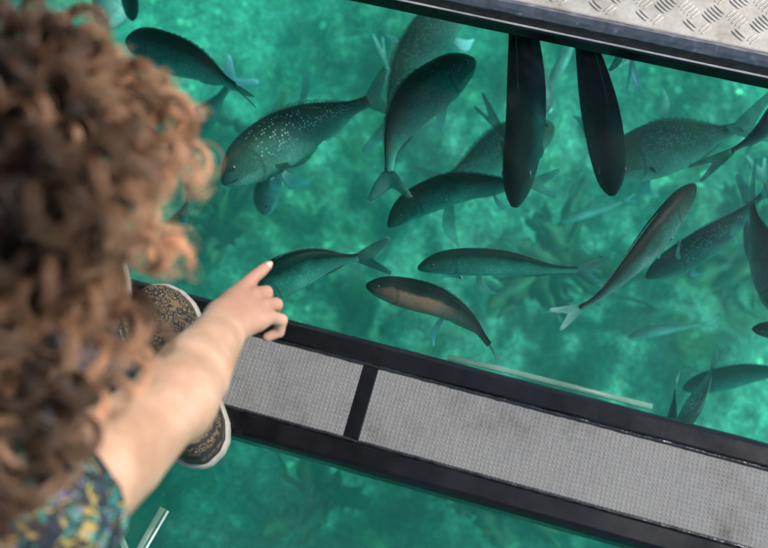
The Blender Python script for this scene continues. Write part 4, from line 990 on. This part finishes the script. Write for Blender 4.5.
# ------------------------------------------------------------------ curly hair
def hair():
    rs = np.random.RandomState(11); g = np.array([0, 0, -1.0])
    # hair cut: how far the loose locks reach (the long ringlets below go past it)
    BY = [-200, 0, 20, 50, 90, 140, 190, 240, 300, 340, 370, 395, 410, 430, 700]; BX = [50, 60, 112, 134, 164, 176, 172, 150, 128, 116, 100, 78, 58, 44, 34]
    C0 = hp(0, -.012, .02); RAD = np.array([.072, .088, .080])
    roots = []
    gold = math.pi * (3 - 5 ** .5); N = 235
    for i in range(N):
        z_ = 1 - 2 * (i + .5) / N; r_ = math.sqrt(1 - z_ * z_); a = gold * i
        d = np.array([r_ * math.cos(a), r_ * math.sin(a), z_])      # in head axes: right, front, up
        if d[1] > .45 and d[2] < .62: continue                       # leave the face free
        if d[2] < -.55: continue
        roots.append(d)
    extra = [([(110, 74, .60), (150, 80, .59), (176, 98, .57), (186, 130, .55)], .0125, .036), ([(118, 100, .61), (158, 110, .60), (180, 128, .58), (190, 158, .55), (196, 190, .53)], .0120, .033),
             ([(110, 120, .60), (146, 150, .59), (176, 170, .57), (198, 180, .56)], .0130, .036), ([(90, 170, .62), (128, 190, .60), (158, 218, .58), (172, 262, .56)], .0120, .034),
             ([(80, 200, .63), (120, 250, .61), (150, 262, .58), (176, 268, .56)], .0110, .032), ([(70, 250, .62), (110, 290, .60), (132, 330, .57), (134, 376, .54)], .0120, .036),
             ([(60, 270, .63), (96, 330, .60), (112, 372, .58), (98, 412, .55)], .0110, .034), ([(50, 60, .62), (80, 40, .61), (106, 36, .60), (124, 56, .58)], .0110, .034),
             ([(30, 50, .62), (60, 26, .61), (84, 18, .60), (110, 26, .58)], .0110, .034), ([(30, 360, .62), (50, 410, .60), (52, 450, .58), (40, 500, .56)], .0120, .036),
             ([(0, 370, .62), (14, 430, .60), (16, 480, .58), (4, 530, .57)], .0130, .036), ([(-30, 380, .62), (-12, 440, .60), (-6, 500, .58), (-14, 560, .57)], .0130, .036),
             ([(40, 350, .62), (76, 392, .60), (84, 430, .58), (66, 452, .56)], .0110, .032), ([(90, 130, .62), (130, 140, .60), (150, 176, .57), (130, 214, .55)], .0110, .032),
             ([(84, 300, .60), (130, 310, .58), (150, 330, .57), (158, 352, .55)], .0090, .030), ([(84, 90, .61), (126, 76, .60), (158, 80, .58), (178, 98, .57)], .0100, .030)]
    V, tv, rv_all, Fq = [], [], [], []; sides = 3; base = 0
    roots = [(d, None) for d in roots] + [(None, e + (1 if i < 8 or i == 13 or i == 15 else 0,)) for i, e in enumerate(extra) for _ in range(2)]
    tri = np.array([[math.cos(q * 2.0944), math.sin(q * 2.0944)] for q in range(3)])
    for d, ex in roots:
        if ex is not None: d = np.array([.6, 0, .6])
        nrm = _n(HM.T @ (d / RAD)); p0 = C0 + HM.T @ (d * RAD * .97)
        cl = mnoise.noise(Vector(tuple(d * 1.9 + 4.0))); L = rs.uniform(.10, .15) * (1.0 + .75 * cl) * (1.12 if d[1] < .1 else .95); n = 50
        out = rs.uniform(.030, .062); K = [p0]
        tang = rs.randn(3) * .45; vel = _n(nrm * 1.0 + tang * .5)
        p = p0.copy(); ds = L / 14
        for k in range(14):
            away = p - C0; dist = np.linalg.norm(HM @ away / (RAD + .014)); 
            wt = min(1, k / 7)
            push = _n(away) * (1.1 if dist < 1.0 else .12)
            vel = _n(vel * 1.0 + g * (.15 + .50 * wt) + push * .38 + rs.randn(3) * .12); p = p + vel * ds; K.append(p)
        if ex is not None:
            jit = rs.randn(3) * .006; K = [P(*q) + jit * (i + 1) / 3 for i, q in enumerate(ex[0])]; n = 60; L = float(sum(np.linalg.norm(K[i + 1] - K[i]) for i in range(3)))
        if ex is None:
            for q in range(3, len(K)):
                r_ = R.T @ (K[q] - CAMP); px_ = CX - FPX * r_[0] / r_[2]; py_ = CY + FPX * r_[1] / r_[2]
                if px_ > np.interp(py_, BY, BX) - 12 or py_ < 6: K = K[:q]; break
            L = L * len(K) / 15
        c, _L = catmull(K, n)
        T = np.gradient(c, axis=0); T /= np.linalg.norm(T, axis=1, keepdims=True)
        ref = _n(np.cross(T[0], rs.randn(3))); A = []
        for t in T: ref = _n(ref - t * t.dot(ref)); A.append(ref)
        A = np.array(A); Bn = np.cross(T, A); s = np.linspace(0, 1, n)
        hr = rs.uniform(.0085, .0155); pitch = rs.uniform(.026, .042)
        if ex is not None: hr, pitch = ex[1] * rs.uniform(.8, 1.15), ex[2] * rs.uniform(.9, 1.15)
        ph = rs.rand() * 6.28; hand = rs.choice([-1, 1])
        rad = hr * np.clip(s * 5, 0, 1) * (1 - .2 * s); ang = ph + hand * 2 * math.pi * s * L / pitch
        H = c + A * (rad * np.cos(ang))[:, None] + Bn * (rad * np.sin(ang))[:, None]
        lr = rs.rand(); ns_ = 40; lock = rs.uniform(.0026, .0046) * (1.0 if ex is None else .85)
        if ex is not None: lr = rs.uniform(.55, 1) if ex[3] else rs.uniform(.1, .6)  # right-hand ringlets coloured lighter: painted backlight highlights
        for q in range(ns_):
            o1, o2 = rs.randn(2) * lock * .5; fr = rs.randn() * .18
            a2 = ang + fr * s * 1.6 + rs.randn() * .22; rr = rad * (1 + rs.randn() * .08)
            S = c + A * (rr * np.cos(a2))[:, None] + Bn * (rr * np.sin(a2))[:, None] + A * o1 + Bn * o2 + T * (rs.randn() * .002)
            wv = rs.uniform(14, 40); S = S + (A * rs.randn() + Bn * rs.randn()) * (.0007 * np.sin(s * wv + rs.rand() * 6))[:, None]
            if rs.rand() < .14: S = S + (A * rs.randn() + Bn * rs.randn()) * (.011 * s ** 1.6)[:, None]
            m_ = n if rs.rand() < .6 else int(n * rs.uniform(.7, .98)); S = S[:m_]
            w_ = .00036 * (1 - .55 * np.linspace(0, 1, m_) ** 2)
            ring = S[:, None, :] + (A[:m_, None, :] * tri[None, :, :1] + Bn[:m_, None, :] * tri[None, :, 1:]) * w_[:, None, None]
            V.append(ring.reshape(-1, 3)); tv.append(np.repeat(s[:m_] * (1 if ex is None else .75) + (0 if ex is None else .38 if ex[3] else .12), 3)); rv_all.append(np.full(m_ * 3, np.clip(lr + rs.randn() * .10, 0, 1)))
            i0 = base + (np.arange(m_ - 1) * 3)[:, None]; j = np.arange(3)[None]
            Fq.append(np.stack([i0 + j, i0 + (j + 1) % 3, i0 + 3 + (j + 1) % 3, i0 + 3 + j], -1).reshape(-1, 4)); base += m_ * 3
    V = np.concatenate(V); F = np.concatenate(Fq)
    m, nt, b = newmat('curly_hair')
    at = nd(nt, 'ShaderNodeAttribute', attribute_name='along'); ar = nd(nt, 'ShaderNodeAttribute', attribute_name='lock')
    r1 = ramp(nt, at.outputs['Fac'], [(0, (.014, .008, .006)), (.30, (.066, .035, .022)), (.60, (.25, .138, .080)), (.8, (.44, .26, .155)), (1, (.72, .47, .30))])  # paler tips paint in the lit edges of the curls
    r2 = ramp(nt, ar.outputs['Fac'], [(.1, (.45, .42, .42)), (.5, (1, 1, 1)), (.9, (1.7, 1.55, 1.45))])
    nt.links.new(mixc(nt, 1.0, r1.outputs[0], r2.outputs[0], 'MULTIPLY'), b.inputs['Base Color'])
    b.inputs['Roughness'].default_value = .42; b.inputs['Specular IOR Level'].default_value = .55
    tl = nd(nt, 'ShaderNodeBsdfTranslucent'); mx = nd(nt, 'ShaderNodeMixShader', i_0=.38)
    nt.links.new(mixc(nt, 1.0, r1.outputs[0], (1.15, 1.05, .95), 'MULTIPLY'), tl.inputs[0])
    nt.links.new(b.outputs[0], mx.inputs[1]); nt.links.new(tl.outputs[0], mx.inputs[2]); nt.links.new(mx.outputs[0], nt.nodes['Material Output'].inputs[0])
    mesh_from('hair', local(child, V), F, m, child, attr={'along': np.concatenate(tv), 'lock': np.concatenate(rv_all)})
hair()
# scalp cap so no skin shows between the roots
bm = bmesh.new(); bmesh.ops.create_uvsphere(bm, u_segments=32, v_segments=20, radius=1)
bmesh.ops.delete(bm, geom=[v for v in bm.verts if (v.co.y > .42 and v.co.z < .60) or v.co.z < -.60], context='VERTS')
c_ = hp(0, -.012, .02) - np.array(child.location); rr_ = (.0745, .0905, .0825)
bm.transform(Matrix([[rv[r] * rr_[0], fv[r] * rr_[1], uv_[r] * rr_[2], c_[r]] for r in range(3)] + [[0, 0, 0, 1]]))
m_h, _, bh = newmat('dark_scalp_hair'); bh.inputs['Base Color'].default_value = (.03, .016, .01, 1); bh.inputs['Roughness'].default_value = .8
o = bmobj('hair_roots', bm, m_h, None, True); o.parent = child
